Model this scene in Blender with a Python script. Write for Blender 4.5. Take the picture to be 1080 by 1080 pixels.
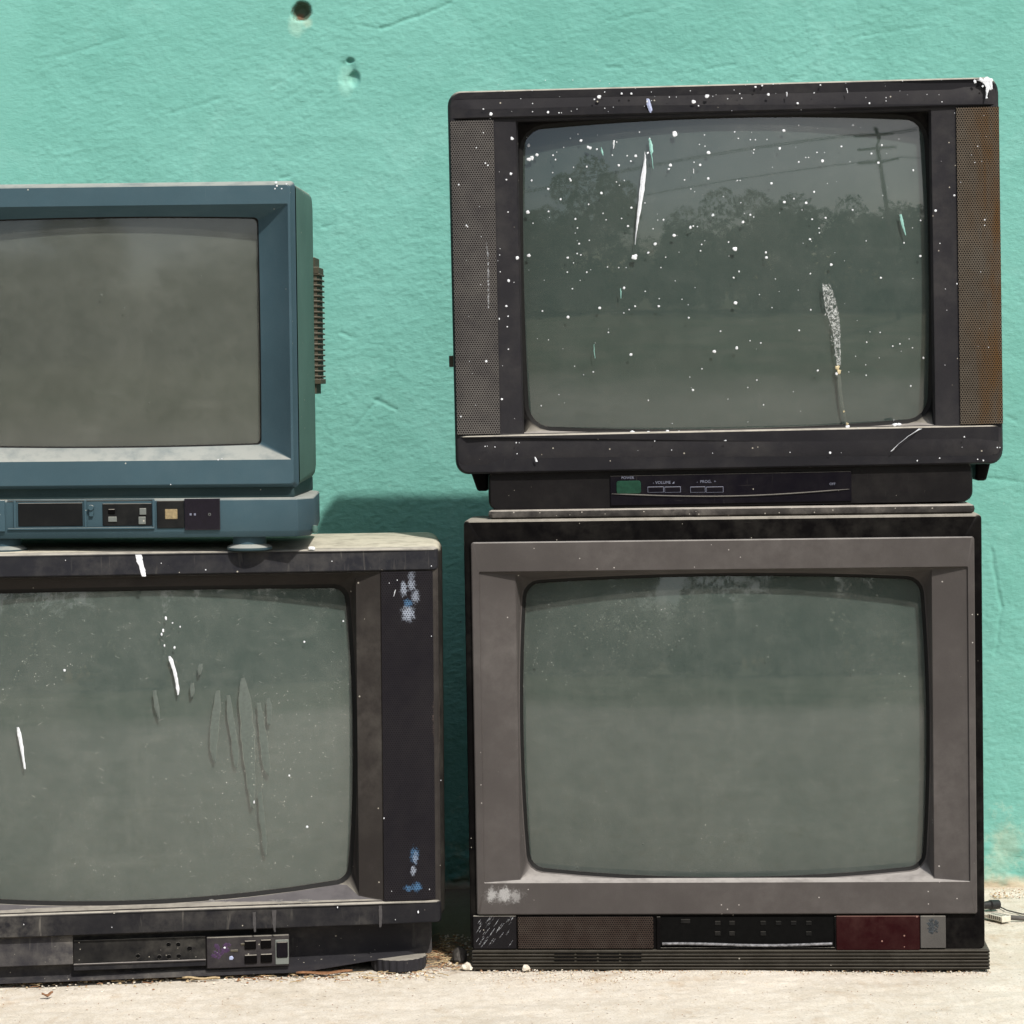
import bpy, bmesh, math, random
import numpy as np
from math import radians, sin, cos, pi, sqrt
from mathutils import Matrix, Vector
for o in list(bpy.data.objects): bpy.data.objects.remove(o)
S = bpy.context.scene
COL = S.collection
rng = random.Random(7)

# ---------------------------------------------------------------- camera
F = 2906.0                       # focal length in pixels of the 1080 px photograph
PITCH = radians(2.76); ROLL = radians(-0.6)
CP = Vector((0, -3.2, 0.694))
CM = (Matrix.Rotation(pi/2 - PITCH, 3, 'X') @ Matrix.Rotation(ROLL, 3, 'Z'))
cd = bpy.data.cameras.new('camera'); cam = bpy.data.objects.new('camera', cd); COL.objects.link(cam)
cam.matrix_world = Matrix.Translation(CP) @ CM.to_4x4()
cd.sensor_width = 36; cd.lens = 36*F/1080; cd.clip_start = .05; cd.clip_end = 500
S.camera = cam

# ---------------------------------------------------------------- sky and sun
SUN = Vector((0.46, -1.0, 1.22)).normalized()       # towards the sun
w = bpy.data.worlds.new('World'); S.world = w; w.use_nodes = True
nt = w.node_tree; bgn = nt.nodes['Background']
sk = nt.nodes.new('ShaderNodeTexSky'); sk.sky_type = 'NISHITA'; sk.sun_disc = False
sk.sun_elevation = math.asin(SUN.z); sk.sun_rotation = math.atan2(SUN.x, SUN.y)
sk.air_density = 1.3; sk.dust_density = 3.0
nt.links.new(sk.outputs[0], bgn.inputs[0]); bgn.inputs[1].default_value = 0.105
sl = bpy.data.lights.new('sun', 'SUN'); so = bpy.data.objects.new('sun', sl); COL.objects.link(so)
sl.energy = 4.0; sl.angle = radians(1.0); sl.color = (1, .955, .88)
so.rotation_euler = SUN.to_track_quat('Z', 'Y').to_euler(); so.location = (2, -4, 5)
S.view_settings.view_transform = 'Standard'; S.view_settings.look = 'None'
S.view_settings.exposure = 0.30; S.view_settings.gamma = 1
S.render.engine = 'CYCLES'

# ---------------------------------------------------------------- node helpers
def nodes(name):
    m = bpy.data.materials.new(name); m.use_nodes = True
    return m, m.node_tree, m.node_tree.nodes['Principled BSDF']
def nmath(t, op, a, b=None, clamp=False):
    n = t.nodes.new('ShaderNodeMath'); n.operation = op; n.use_clamp = clamp
    for i, v in enumerate((a, b)):
        if v is None: continue
        if isinstance(v, (int, float)): n.inputs[i].default_value = v
        else: t.links.new(v, n.inputs[i])
    return n.outputs[0]
def nmap(t, v, a, b, c=0, d=1, smooth=False):
    n = t.nodes.new('ShaderNodeMapRange'); n.clamp = True
    if smooth: n.interpolation_type = 'SMOOTHSTEP'
    t.links.new(v, n.inputs[0])
    for i, x in enumerate((a, b, c, d)): n.inputs[i+1].default_value = x
    return n.outputs[0]
def nnoise(t, co, scale, detail=4, rough=.55, dist=0):
    n = t.nodes.new('ShaderNodeTexNoise'); n.inputs['Scale'].default_value = scale
    n.inputs['Detail'].default_value = detail; n.inputs['Roughness'].default_value = rough
    n.inputs['Distortion'].default_value = dist
    t.links.new(co, n.inputs['Vector']); return n.outputs[0]
def nvor(t, co, scale, feature='F1', rnd=1):
    n = t.nodes.new('ShaderNodeTexVoronoi'); n.feature = feature; n.inputs['Scale'].default_value = scale
    n.inputs['Randomness'].default_value = rnd
    t.links.new(co, n.inputs['Vector']); return n
def nmapping(t, co, scale=(1,1,1), rot=(0,0,0), loc=(0,0,0)):
    n = t.nodes.new('ShaderNodeMapping'); t.links.new(co, n.inputs[0])
    n.inputs['Scale'].default_value = scale; n.inputs['Rotation'].default_value = rot; n.inputs['Location'].default_value = loc
    return n.outputs[0]
def nmix(t, f, a, b):
    n = t.nodes.new('ShaderNodeMix'); n.data_type = 'RGBA'
    if isinstance(f, (int, float)): n.inputs[0].default_value = f
    else: t.links.new(f, n.inputs[0])
    for i, v in ((6, a), (7, b)):
        if isinstance(v, tuple): n.inputs[i].default_value = v if len(v) == 4 else v + (1,)
        else: t.links.new(v, n.inputs[i])
    return n.outputs[2]
def objco(t): return t.nodes.new('ShaderNodeTexCoord').outputs['Object']
def upness(t):
    g = t.nodes.new('ShaderNodeNewGeometry'); s = t.nodes.new('ShaderNodeSeparateXYZ')
    t.links.new(g.outputs['Normal'], s.inputs[0]); return s.outputs['Z']
def bump(t, b, h, strength, dist):
    n = t.nodes.new('ShaderNodeBump'); n.inputs['Strength'].default_value = strength; n.inputs['Distance'].default_value = dist
    t.links.new(h, n.inputs['Height']); t.links.new(n.outputs[0], b.inputs['Normal'])

DUST = (.40, .375, .325)
def npatches(t, co, c, patches, hide=1.0):
    s = t.nodes.new('ShaderNodeSeparateXYZ'); t.links.new(co, s.inputs[0])
    n1 = nnoise(t, co, 330, 4, .7, .6); n2 = nnoise(t, co, 1500, 3, .7)
    for x, z, rx, rz, col, amt in patches:
        dx = nmath(t, 'DIVIDE', nmath(t, 'SUBTRACT', s.outputs[0], x), rx); dz = nmath(t, 'DIVIDE', nmath(t, 'SUBTRACT', s.outputs[2], z), rz)
        d = nmath(t, 'SQRT', nmath(t, 'ADD', nmath(t, 'MULTIPLY', dx, dx), nmath(t, 'MULTIPLY', dz, dz)))
        d = nmath(t, 'ADD', d, nmath(t, 'MULTIPLY', nmath(t, 'SUBTRACT', n1, .5), 2.4))
        k = nmath(t, 'MULTIPLY', nmap(t, d, .55, 1.15, amt, 0), nmap(t, n2, .38, .60, .35, 1))
        c = nmix(t, k, c, col)
    return c
def plastic(name, base, rough=.48, grime=.18, up=.8, specks=.5, dust=DUST, spec=.07, streak=.0, fine=.25, coat=0, seed=0.0, patches=()):
    """moulded cabinet plastic: uneven tone, a film of dust, dust lying on ledges, flecks and run marks"""
    m, t, b = nodes(name); co = nmapping(t, objco(t), loc=(seed, seed*.7, seed*1.3))
    base = tuple(x*.57 for x in base)
    big = nnoise(t, co, 6, 5, .6); mid = nnoise(t, co, 45, 5, .65); tiny = nnoise(t, co, 900, 2, .6)
    c = nmix(t, nmap(t, big, .3, .7, 0, 1), tuple(x*.86 for x in base), tuple(x*1.14 for x in base))
    c = nmix(t, nmap(t, tiny, .35, .75, 0, fine), c, tuple(min(1, x*1.7+.0015) for x in base))
    film = nmath(t, 'MULTIPLY', nmap(t, big, .38, .72), nmap(t, mid, .38, .75))
    film = nmath(t, 'MULTIPLY', film, grime*.30)
    u = nmap(t, upness(t), .25, .9, 0, 1, True)
    lay = nmath(t, 'MULTIPLY', nmath(t, 'MULTIPLY', u, nmap(t, mid, .2, .55, .45, 1)), up)
    f = nmath(t, 'MAXIMUM', film, lay)
    if specks:
        v = nvor(t, co, 150); sep = t.nodes.new('ShaderNodeSeparateColor'); t.links.new(v.outputs['Color'], sep.inputs[0])
        on = nmath(t, 'GREATER_THAN', sep.outputs[0], 1 - .16*specks)
        rad = nmath(t, 'MULTIPLY', sep.outputs[1], .16)
        hit = nmath(t, 'MULTIPLY', nmath(t, 'LESS_THAN', v.outputs['Distance'], rad), on)
        f = nmath(t, 'MAXIMUM', f, nmath(t, 'MULTIPLY', hit, .75))
    if streak:
        st = nnoise(t, nmapping(t, co, scale=(1, 1, .09)), 110, 3, .7, .2)
        f = nmath(t, 'MAXIMUM', f, nmath(t, 'MULTIPLY', nmap(t, st, .58, .78), nmath(t, 'MULTIPLY', nmap(t, big, .4, .6), streak)))
    sc1 = nnoise(t, nmapping(t, co, scale=(.05, 1, 1), rot=(0, .35, 0)), 420, 2, .5); sc2 = nnoise(t, nmapping(t, co, scale=(1, 1, .06), rot=(0, .2, 0)), 380, 2, .5)
    scr = nmath(t, 'MULTIPLY', nmath(t, 'MAXIMUM', nmap(t, sc1, .70, .76), nmap(t, sc2, .70, .76)), nmap(t, big, .45, .6, 0, .035))
    f = nmath(t, 'MAXIMUM', f, scr)
    c = nmix(t, f, c, dust); c = npatches(t, objco(t), c, patches) if patches else c; t.links.new(c, b.inputs['Base Color'])
    t.links.new(nmap(t, nmath(t, 'ADD', f, nmath(t, 'MULTIPLY', mid, .2)), 0, .8, rough, .95), b.inputs['Roughness'])
    b.inputs['Specular IOR Level'].default_value = spec
    if coat: b.inputs['Coat Weight'].default_value = coat; b.inputs['Coat Roughness'].default_value = .12
    bump(t, b, nnoise(t, co, 1400, 2, .6), .12, .0004)
    return m
def plain(name, base, rough=.6, spec=.2, var=.15, scale=200):
    m, t, b = nodes(name); co = objco(t)
    c = nmix(t, nmap(t, nnoise(t, co, scale, 4), .3, .7), tuple(x*(1-var) for x in base), tuple(min(1, x*(1+var)) for x in base))
    t.links.new(c, b.inputs['Base Color']); b.inputs['Roughness'].default_value = rough; b.inputs['Specular IOR Level'].default_value = spec
    return m
def smear_mat(name, col, scale=420, lo=.44, hi=.56):
    m, t, b = nodes(name); co = objco(t)
    b.inputs['Base Color'].default_value = col + (1,); b.inputs['Roughness'].default_value = .8; b.inputs['Specular IOR Level'].default_value = .1
    t.links.new(nmap(t, nnoise(t, co, scale, 5, .75, .5), lo, hi), b.inputs['Alpha']); return m
def grille_mat(name, metal, hole=(.004,.004,.004), pitch=.0029, r=.30, rust=None, dustamt=.3, rustx=None, patches=()):
    """perforated steel sheet: staggered round holes, dust or rust on the metal between"""
    m, t, b = nodes(name); co = objco(t)
    s = t.nodes.new('ShaderNodeSeparateXYZ'); t.links.new(co, s.inputs[0])
    x = nmath(t, 'DIVIDE', s.outputs[0], pitch); z = nmath(t, 'DIVIDE', s.outputs[2], pitch*1.732)
    def lat(dx, dz):
        fx = nmath(t, 'SUBTRACT', nmath(t, 'FRACT', nmath(t, 'ADD', x, 100+dx)), .5)
        fz = nmath(t, 'MULTIPLY', nmath(t, 'SUBTRACT', nmath(t, 'FRACT', nmath(t, 'ADD', z, 100+dz)), .5), 1.732)
        return nmath(t, 'SQRT', nmath(t, 'ADD', nmath(t, 'MULTIPLY', fx, fx), nmath(t, 'MULTIPLY', fz, fz)))
    d = nmath(t, 'MINIMUM', lat(0, 0), lat(.5, .5))
    h = nmap(t, d, r-.05, r+.06)
    big = nnoise(t, co, 9, 5, .65); mid = nnoise(t, co, 70, 4, .6)
    c = nmix(t, nmath(t, 'MULTIPLY', nmap(t, nmath(t, 'ADD', nmath(t, 'MULTIPLY', big, .6), nmath(t, 'MULTIPLY', mid, .4)), .35, .65), dustamt), metal, DUST)
    if rust:
        rf = nmap(t, nnoise(t, nmapping(t, co, scale=(1.6, 1, .5)), 14, 6, .7, .6), .40, .60)
        if rustx: rf = nmath(t, 'MULTIPLY', rf, nmap(t, s.outputs[0], rustx[0], rustx[1], .05, 1))
        c = nmix(t, rf, c, rust)
    if patches: c = npatches(t, co, c, patches)
    c = nmix(t, h, hole, c); t.links.new(c, b.inputs['Base Color'])
    b.inputs['Roughness'].default_value = .6; b.inputs['Specular IOR Level'].default_value = .06
    bump(t, b, h, .4, .0005)
    return m
def crt_mat(name, base, seed=0.0):
    """grey-green phosphor at the back of the tube face"""
    m, t, b = nodes(name); co = nmapping(t, objco(t), loc=(seed, 0, seed))
    big = nnoise(t, co, 4.5, 5, .6, .4)
    t.links.new(nmix(t, nmap(t, big, .3, .7), tuple(x*.93 for x in base), tuple(x*1.07 for x in base)), b.inputs['Base Color'])
    b.inputs['Roughness'].default_value = .9; b.inputs['Specular IOR Level'].default_value = .05
    return m
def glass_mat(name, film=.05, flecks=.4, seed=0.0, cr=(.015, .05), ior=1.65):
    """clear tube glass with its reflection, a film of dust and lint caught on the outside"""
    m, t, b = nodes(name); t.nodes.remove(b); out = [n for n in t.nodes if n.type == 'OUTPUT_MATERIAL'][0]
    co = nmapping(t, objco(t), loc=(seed, 0, seed))
    big = nnoise(t, co, 4.2, 5, .62, .5); mid = nnoise(t, co, 38, 6, .7); tiny = nnoise(t, co, 1300, 4, .8)
    wv = nnoise(t, nmapping(t, co, scale=(.15, 1, 1)), 60, 4, .7); run = nnoise(t, nmapping(t, co, scale=(1, 1, .10)), 55, 4, .7)
    f = nmath(t, 'MULTIPLY', nmap(t, big, .35, .70, .35, 1.6), film)
    f = nmath(t, 'ADD', f, nmath(t, 'MULTIPLY', nmap(t, mid, .42, .80), film*1.3))
    f = nmath(t, 'ADD', f, nmath(t, 'MULTIPLY', nmap(t, tiny, .55, .80), film*.8))
    f = nmath(t, 'ADD', f, nmath(t, 'MULTIPLY', nmap(t, wv, .55, .8), film*1.1))
    f = nmath(t, 'ADD', f, nmath(t, 'MULTIPLY', nmap(t, run, .58, .8), film*1.0))
    for sc, th, rr, rot in ((240, .72, .13, .5), (110, .80, .07, 1.1), (430, .55, .17, 2.0)):
        v = nvor(t, nmapping(t, co, rot=(0, rot, 0), scale=(1, 1, .8)), sc); sep = t.nodes.new('ShaderNodeSeparateColor'); t.links.new(v.outputs['Color'], sep.inputs[0])
        hit = nmath(t, 'MULTIPLY', nmath(t, 'LESS_THAN', v.outputs['Distance'], nmath(t, 'MULTIPLY', sep.outputs[1], rr)), nmath(t, 'GREATER_THAN', sep.outputs[0], th))
        f = nmath(t, 'ADD', f, nmath(t, 'MULTIPLY', nmath(t, 'MULTIPLY', hit, nmap(t, nmath(t, 'ADD', nmath(t, 'MULTIPLY', big, .6), nmath(t, 'MULTIPLY', mid, .4)), .45, .62, .10, .6)), flecks), True)
    tr = t.nodes.new('ShaderNodeBsdfTransparent'); tr.inputs[0].default_value = (.93, .95, .94, 1)
    df = t.nodes.new('ShaderNodeBsdfDiffuse'); df.inputs[0].default_value = (.46, .47, .43, 1)
    gl = t.nodes.new('ShaderNodeBsdfGlossy'); gl.inputs[0].default_value = (1, 1, 1, 1); t.links.new(nmap(t, mid, .3, .8, cr[0], cr[1]), gl.inputs['Roughness'])
    lw = t.nodes.new('ShaderNodeLayerWeight'); lw.inputs[0].default_value = .5; f0 = ((ior-1)/(ior+1))**2
    fr = nmath(t, 'ADD', f0, nmath(t, 'MULTIPLY', nmath(t, 'POWER', lw.outputs['Facing'], 5), 1-f0))
    m1 = t.nodes.new('ShaderNodeMixShader'); t.links.new(f, m1.inputs[0]); t.links.new(tr.outputs[0], m1.inputs[1]); t.links.new(df.outputs[0], m1.inputs[2])
    m2 = t.nodes.new('ShaderNodeMixShader'); t.links.new(fr, m2.inputs[0]); t.links.new(m1.outputs[0], m2.inputs[1]); t.links.new(gl.outputs[0], m2.inputs[2])
    t.links.new(m2.outputs[0], out.inputs[0]); return m

# ---------------------------------------------------------------- mesh helpers
class MB:
    def __init__(s): s.v = []; s.f = []; s.m = []
    def add(s, vs, fs, mi=0):
        o = len(s.v); s.v += [tuple(p) for p in vs]
        for i, f in enumerate(fs):
            s.f.append(tuple(o+j for j in f)); s.m.append(mi[i] if isinstance(mi, list) else mi)
    def loft(s, loops, mis=0, cap0=False, cap1=False, capmi=0):
        n = len(loops[0]); vs = [p for l in loops for p in l]; fs = []; mm = []
        for k in range(len(loops)-1):
            for i in range(n):
                j = (i+1) % n; fs.append((k*n+i, k*n+j, (k+1)*n+j, (k+1)*n+i)); mm.append(mis[k] if isinstance(mis, (list, tuple)) else mis)
        if cap0: fs.append(tuple(range(n-1, -1, -1))); mm.append(capmi)
        if cap1: fs.append(tuple((len(loops)-1)*n+i for i in range(n))); mm.append(capmi)
        s.add(vs, fs, mm)
    def box(s, x0, x1, y0, y1, z0, z1, mi=0):
        s.add([(x, y, z) for z in (z0, z1) for y in (y0, y1) for x in (x0, x1)],
              [(0,2,3,1),(4,5,7,6),(0,1,5,4),(1,3,7,5),(3,2,6,7),(2,0,4,6)], mi)
    def plate(s, x0, x1, z0, z1, yf, yb, r=.002, e=.001, mi=0, k=4):
        """rounded slab facing -Y with a softened front edge"""
        a = rrect(x0, x1, z0, z1, r, yb, k=k); b = rrect(x0, x1, z0, z1, r, yf+e, k=k)
        c = rrect(x0+e, x1-e, z0+e, z1-e, max(r-e, .0003), yf, k=k)
        s.loft([a, b, c], mi, cap0=True, cap1=True, capmi=mi)
    def tube(s, pts, r, n=8, mi=0):
        loops = []
        for i, p in enumerate(pts):
            p = Vector(p); a = Vector(pts[max(0, i-1)]); b = Vector(pts[min(len(pts)-1, i+1)])
            d = (b-a).normalized(); u = d.cross(Vector((0, 0, 1)) if abs(d.z) < .9 else Vector((1, 0, 0))).normalized(); v = d.cross(u)
            rr = r[i] if isinstance(r, (list, tuple)) else r
            loops.append([tuple(p + u*rr*cos(2*pi*j/n) + v*rr*sin(2*pi*j/n)) for j in range(n)])
        s.loft(loops, mi, True, True, mi)
    def build(s, name, mats, parent=None, bevel=0, angle=32, curve=None, subdiv=0):
        me = bpy.data.meshes.new(name); me.from_pydata(s.v, [], s.f)
        for m in (mats if isinstance(mats, (list, tuple)) else [mats]): me.materials.append(m)
        me.polygons.foreach_set('material_index', s.m)
        bm = bmesh.new(); bm.from_mesh(me); bmesh.ops.recalc_face_normals(bm, faces=bm.faces); bm.to_mesh(me); bm.free()
        me.polygons.foreach_set('use_smooth', [True]*len(me.polygons))
        me.set_sharp_from_angle(angle=radians(angle)); me.update()
        o = bpy.data.objects.new(name, me); COL.objects.link(o)
        if parent is not None: o.parent = parent
        if bevel:
            b = o.modifiers.new('bevel', 'BEVEL'); b.width = bevel; b.segments = 3; b.limit_method = 'ANGLE'; b.angle_limit = radians(40)
        return o
def rrect(x0, x1, z0, z1, r, y, bx=0, bz=0, k=5, m=8, yf=None):
    """rounded rectangle as a closed loop, sides optionally bowed outwards; always 4*(k+m) points"""
    r = min(r, (x1-x0)/2-1e-5, (z1-z0)/2-1e-5); pts = []
    cs = [(x1-r, z1-r, 0), (x0+r, z1-r, 90), (x0+r, z0+r, 180), (x1-r, z0+r, 270)]
    for q in range(4):
        cx, cz, a0 = cs[q]
        arc = [(cx+r*cos(radians(a0+90*i/(k-1))), cz+r*sin(radians(a0+90*i/(k-1)))) for i in range(k)]
        nx, nz, na = cs[(q+1) % 4]; e = (nx+r*cos(radians(na)), nz+r*sin(radians(na)))
        pts += arc + [(arc[-1][0]+(e[0]-arc[-1][0])*i/(m+1), arc[-1][1]+(e[1]-arc[-1][1])*i/(m+1)) for i in range(1, m+1)]
    cx, cz, hx, hz = (x0+x1)/2, (z0+z1)/2, (x1-x0)/2, (z1-z0)/2; out = []
    for x, z in pts:
        u, v = (x-cx)/hx, (z-cz)/hz
        bzz = bz if not isinstance(bz, tuple) else (bz[0] if v > 0 else bz[1])
        x2, z2 = x + bx*u*(1-v*v), z + bzz*v*(1-u*u)
        out.append((x2, yf(x2, z2) if yf else y, z2))
    return out

def tag(o, label=None, cat=None, group=None, kind=None):
    for k, v in (('label', label), ('category', cat), ('group', group), ('kind', kind)):
        if v: o[k] = v
    return o
def empty(name, loc, rot=None):
    o = bpy.data.objects.new(name, None); COL.objects.link(o); o.empty_display_size = .05
    o.matrix_world = Matrix.Translation(loc) @ (rot.to_4x4() if rot else Matrix.Identity(4)); return o

class TV:
    """a set with its own upright frame: x right, y into the set, z up; measured against the photograph at its real distance"""
    def __init__(s, name, x, y, z, yaw, roll, label):
        R = Matrix.Rotation(radians(yaw), 3, 'Z') @ Matrix.Rotation(radians(roll), 3, 'Y')
        s.M = Matrix.Translation((x, y, z)) @ R.to_4x4(); s.Mi = s.M.inverted()
        s.root = empty(name, (x, y, z), R); tag(s.root, label, 'television')
        s.root['group'] = 'old box televisions stacked by the wall'
    def L(s, px, py, y=0):
        d = CM @ Vector(((px-540)/F, -(py-540)/F, -1)); o = s.Mi @ CP; d = s.Mi.to_3x3() @ d
        yy = y
        for _ in range(6 if callable(y) else 1):
            if callable(y):
                t = ((yy if not callable(yy) else 0) - o.y)/d.y; p = o + d*t; yy = y(p.x, p.z)
        t = (yy - o.y)/d.y; p = o + d*t
        return p.x, p.z
    def R(s, x0, y0, x1, y1, y=0):
        a, b, c, d = s.L(x0, y0, y), s.L(x1, y0, y), s.L(x1, y1, y), s.L(x0, y1, y)
        return (a[0]+d[0])/2, (b[0]+c[0])/2, (c[1]+d[1])/2, (a[1]+b[1])/2
    def part(s, name, mb, mats, parent=None, **k): return mb.build(name, mats, parent or s.root, **k)

def blob(mb, x, z, yfn, rx, rz, mi=1, h=.0006, n=11, rot=0, jag=.22):
    """one dried drop of paint lying on a surface given by yfn"""
    ring = []
    for i in range(n):
        a = 2*pi*i/n; q = 1 + rng.uniform(-jag, jag)
        u, v = rx*q*cos(a), rz*q*sin(a); ring.append((x+u*cos(rot)-v*sin(rot), z+u*sin(rot)+v*cos(rot)))
    vs = [(px, yfn(px, pz)+.0001, pz) for px, pz in ring] + [(x+(px-x)*.75, yfn(px, pz)-h*.8, z+(pz-z)*.75) for px, pz in ring] + [(x, yfn(x, z)-h, z)]
    fs = [(i, (i+1) % n, n+(i+1) % n, n+i) for i in range(n)] + [(n+i, n+(i+1) % n, 2*n) for i in range(n)]
    mb.add(vs, fs, mi)
def streak(mb, pts, yfn, mi=1, h=.0006):
    """a run of paint: pts = [(x, z, half width), ...]"""
    vs = []; fs = []
    for i, (x, z, wd) in enumerate(pts):
        j = wd*rng.uniform(.85, 1.15)
        vs += [(x-j, yfn(x-j, z)+.0001, z), (x, yfn(x, z)-h, z), (x+j, yfn(x+j, z)+.0001, z)]
    for i in range(len(pts)-1):
        a = 3*i; fs += [(a, a+1, a+4, a+3), (a+1, a+2, a+5, a+4)]
    mb.add(vs, fs, mi)
def px_streak(tv, mb, pts, yfn, mi=1, h=.0006, sub=4):
    P = []
    for i in range(len(pts)-1):
        for k in range(sub):
            q = k/sub; P.append([pts[i][c]+(pts[i+1][c]-pts[i][c])*q for c in range(3)])
    P.append(list(pts[-1])); out = []
    for a, b, wd in P:
        x, z = tv.L(a+rng.uniform(-.25, .25), b, yfn); out.append((x, z, wd/908))
    streak(mb, out, yfn, mi, h)
def px_blob(tv, mb, a, b, dia, yfn, mi=1, h=.0006, asp=1, **k):
    x, z = tv.L(a, b, yfn); r = max(dia, .5)/2/908; blob(mb, x, z, yfn, r*asp, r, mi, min(h, r*.5), **k)

def glass(tv, mb, rect, ys, Rc, r, bx, bz, grow=.0003):
    """convex tube face; returns its depth function"""
    x0, x1, z0, z1 = rect; cx, cz = (x0+x1)/2, (z0+z1)/2
    yf = lambda x, z: ys + ((x-cx)**2 + (z-cz)**2)/(2*Rc)
    g = grow; loops = []
    for k in range(15):
        q = 1 - k/15
        loops.append([(cx+(p[0]-cx)*q, 0, cz+(p[2]-cz)*q) for p in rrect(x0-g, x1+g, z0-g, z1+g, r+g, 0, bx, bz, k=7, m=12)])
    loops = [[(p[0], yf(p[0], p[2]), p[2]) for p in l] for l in loops]
    mb.loft(loops, 0, cap1=True)
    back = MB(); k = 1+.004/((x1-x0)/2)
    back.loft([[(cx+(p[0]-cx)*k, yf(p[0], p[2])+.0068, cz+(p[2]-cz)*k) for p in l] for l in loops], 0, cap1=True); tv.tube_mesh = back
    return yf

# ---------------------------------------------------------------- materials
M = {}
M['black'] = plastic('dusty_black_plastic', (.014, .013, .015), .40, .10, .75, .6, seed=1)
M['black_gloss'] = plastic('worn_black_plastic', (.004, .0035, .004), .35, .16, .75, .5, spec=.04, seed=2)
M['charcoal'] = plastic('charcoal_plastic', (.031, .030, .035), .48, .25, .8, .55, seed=3)
M['charcoal_old'] = plastic('dirty_charcoal_plastic', (.021, .021, .025), .45, .75, .8, 1.0, streak=.35, seed=4)
M['taupe'] = plastic('taupe_plastic', (.101, .091, .088), .45, .10, .62, .4, dust=(.42, .40, .38), fine=.12, seed=5)
M['teal'] = plastic('faded_blue_grey_plastic', (.068, .124, .156), .45, .10, .62, .35, dust=(.40, .40, .36), fine=.15, seed=6)
M['teal_side'] = plastic('wall_bounce_green_plastic', (.105, .200, .175), .55, .14, .6, .35, fine=.15, seed=7)  # blue-grey cabinet lightened and greened: light bounced off the wall put into its colour
M['recess_dark'] = plain('dark_recess', (.004, .004, .004), .9, .03)
M['gasket'] = plain('black_rubber_gasket', (.005, .005, .005), .7)
M['rear'] = plastic('dusty_rear_shell_plastic', (.030, .028, .026), .6, .35, 1.0, .4, dust=(.46, .43, .35), seed=8)
M['brown'] = plastic('faded_brown_plastic', (.090, .082, .060), .6, .3, .8, .4, seed=9)
M['paint'] = plain('white_paint_drops', (.60, .62, .66), .6, .3, .16, 500)
M['paint_teal'] = plain('teal_paint_drops', (.22, .42, .38), .5, .4, .1)
M['paint_lav'] = plain('pale_blue_paint_smear', (.30, .34, .50), .6, .4, .3, 900)
M['paint_blue'] = smear_mat('blue_paint_smear', (.045, .11, .21))
M['paint_grey'] = smear_mat('thin_grey_paint_smear', (.30, .31, .33), 300, .42, .6)
M['smear'] = plain('dried_drip_smear', (.080, .092, .082), .6, .3, .12, 400)
M['egg'] = smear_mat('dried_egg_white', (.42, .44, .44), 300, .44, .62)
M['shell'] = plain('dried_yolk', (.50, .42, .26), .6, .5, .4, 700)
M['legend'] = plain('printed_legend', (.14, .15, .20), .6, .2, .1)
M['green_btn'] = plain('green_button', (.009, .038, .024), .35, .2, .2)
M['red_window'] = plastic('dark_red_lens', (.024, .003, .0045), .25, .5, .5, 1.6, dust=(.30, .18, .15), seed=11)
M['plinth'] = plastic('brown_black_ribbed_plastic', (.030, .026, .020), .55, .25, .16, .5, seed=51)
M['button_dark'] = plastic('matt_black_button', (.010, .010, .010), .6, .1, .12, .0, seed=53)
M['bay_lip'] = plain('scuffed_grey_lip', (.13, .13, .14), .5, .3, .7, 250)
M['base_ll'] = plastic('scuffed_grime_plastic', (.044, .043, .050), .5, 1.1, .7, 2.4, streak=.3, seed=52)
M['grey_plate'] = plastic('grey_plate', (.11, .105, .10), .5, .3, .5, .6, seed=12)
M['smudge'] = plain('grey_black_smudge', (.025, .03, .035), .7, .3, .6, 800)
M['bare'] = plastic('pale_button_plastic', (.20, .22, .21), .5, .2, .4, .5, seed=13)
M['purple'] = plain('purple_label', (.030, .012, .045), .4, .5, .3, 400)
M['ochre'] = plain('sensor_ochre', (.22, .17, .09), .5, .5, .3, 300)
M['dark_lens'] = plain('dark_violet_lens', (.008, .006, .012), .15, .6, .2)
M['tube_ur'] = crt_mat('phosphor_a', (.040, .056, .052), 1); M['glass_ur'] = glass_mat('tube_glass_a', .024, .45, 1, (.018, .045), 1.74)
M['tube_lr'] = crt_mat('phosphor_b', (.045, .061, .056), 2); M['glass_lr'] = glass_mat('tube_glass_b', .038, 1.1, 2, (.015, .05))
M['tube_ll'] = crt_mat('phosphor_c', (.048, .065, .060), 3); M['glass_ll'] = glass_mat('tube_glass_c', .046, 1.3, 3, (.015, .05))
M['tube_ul'] = crt_mat('phosphor_d', (.062, .068, .060), 4); M['glass_ul'] = glass_mat('tube_glass_d', .036, .30, 4, (.06, .14))
M['grille_l'] = grille_mat('perforated_metal_grey', (.056, .052, .052), dustamt=.12)
M['grille_r'] = grille_mat('perforated_metal_rusty', (.060, .049, .038), rust=(.080, .044, .018), dustamt=.08, rustx=(.268, .312))
M['grille_ll'] = grille_mat('perforated_metal_black', (.009, .008, .011), r=.22, dustamt=.015)
M['grille_lr'] = grille_mat('perforated_plastic_brown', (.024, .015, .012), r=.30, pitch=.0027, dustamt=.06)

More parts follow.
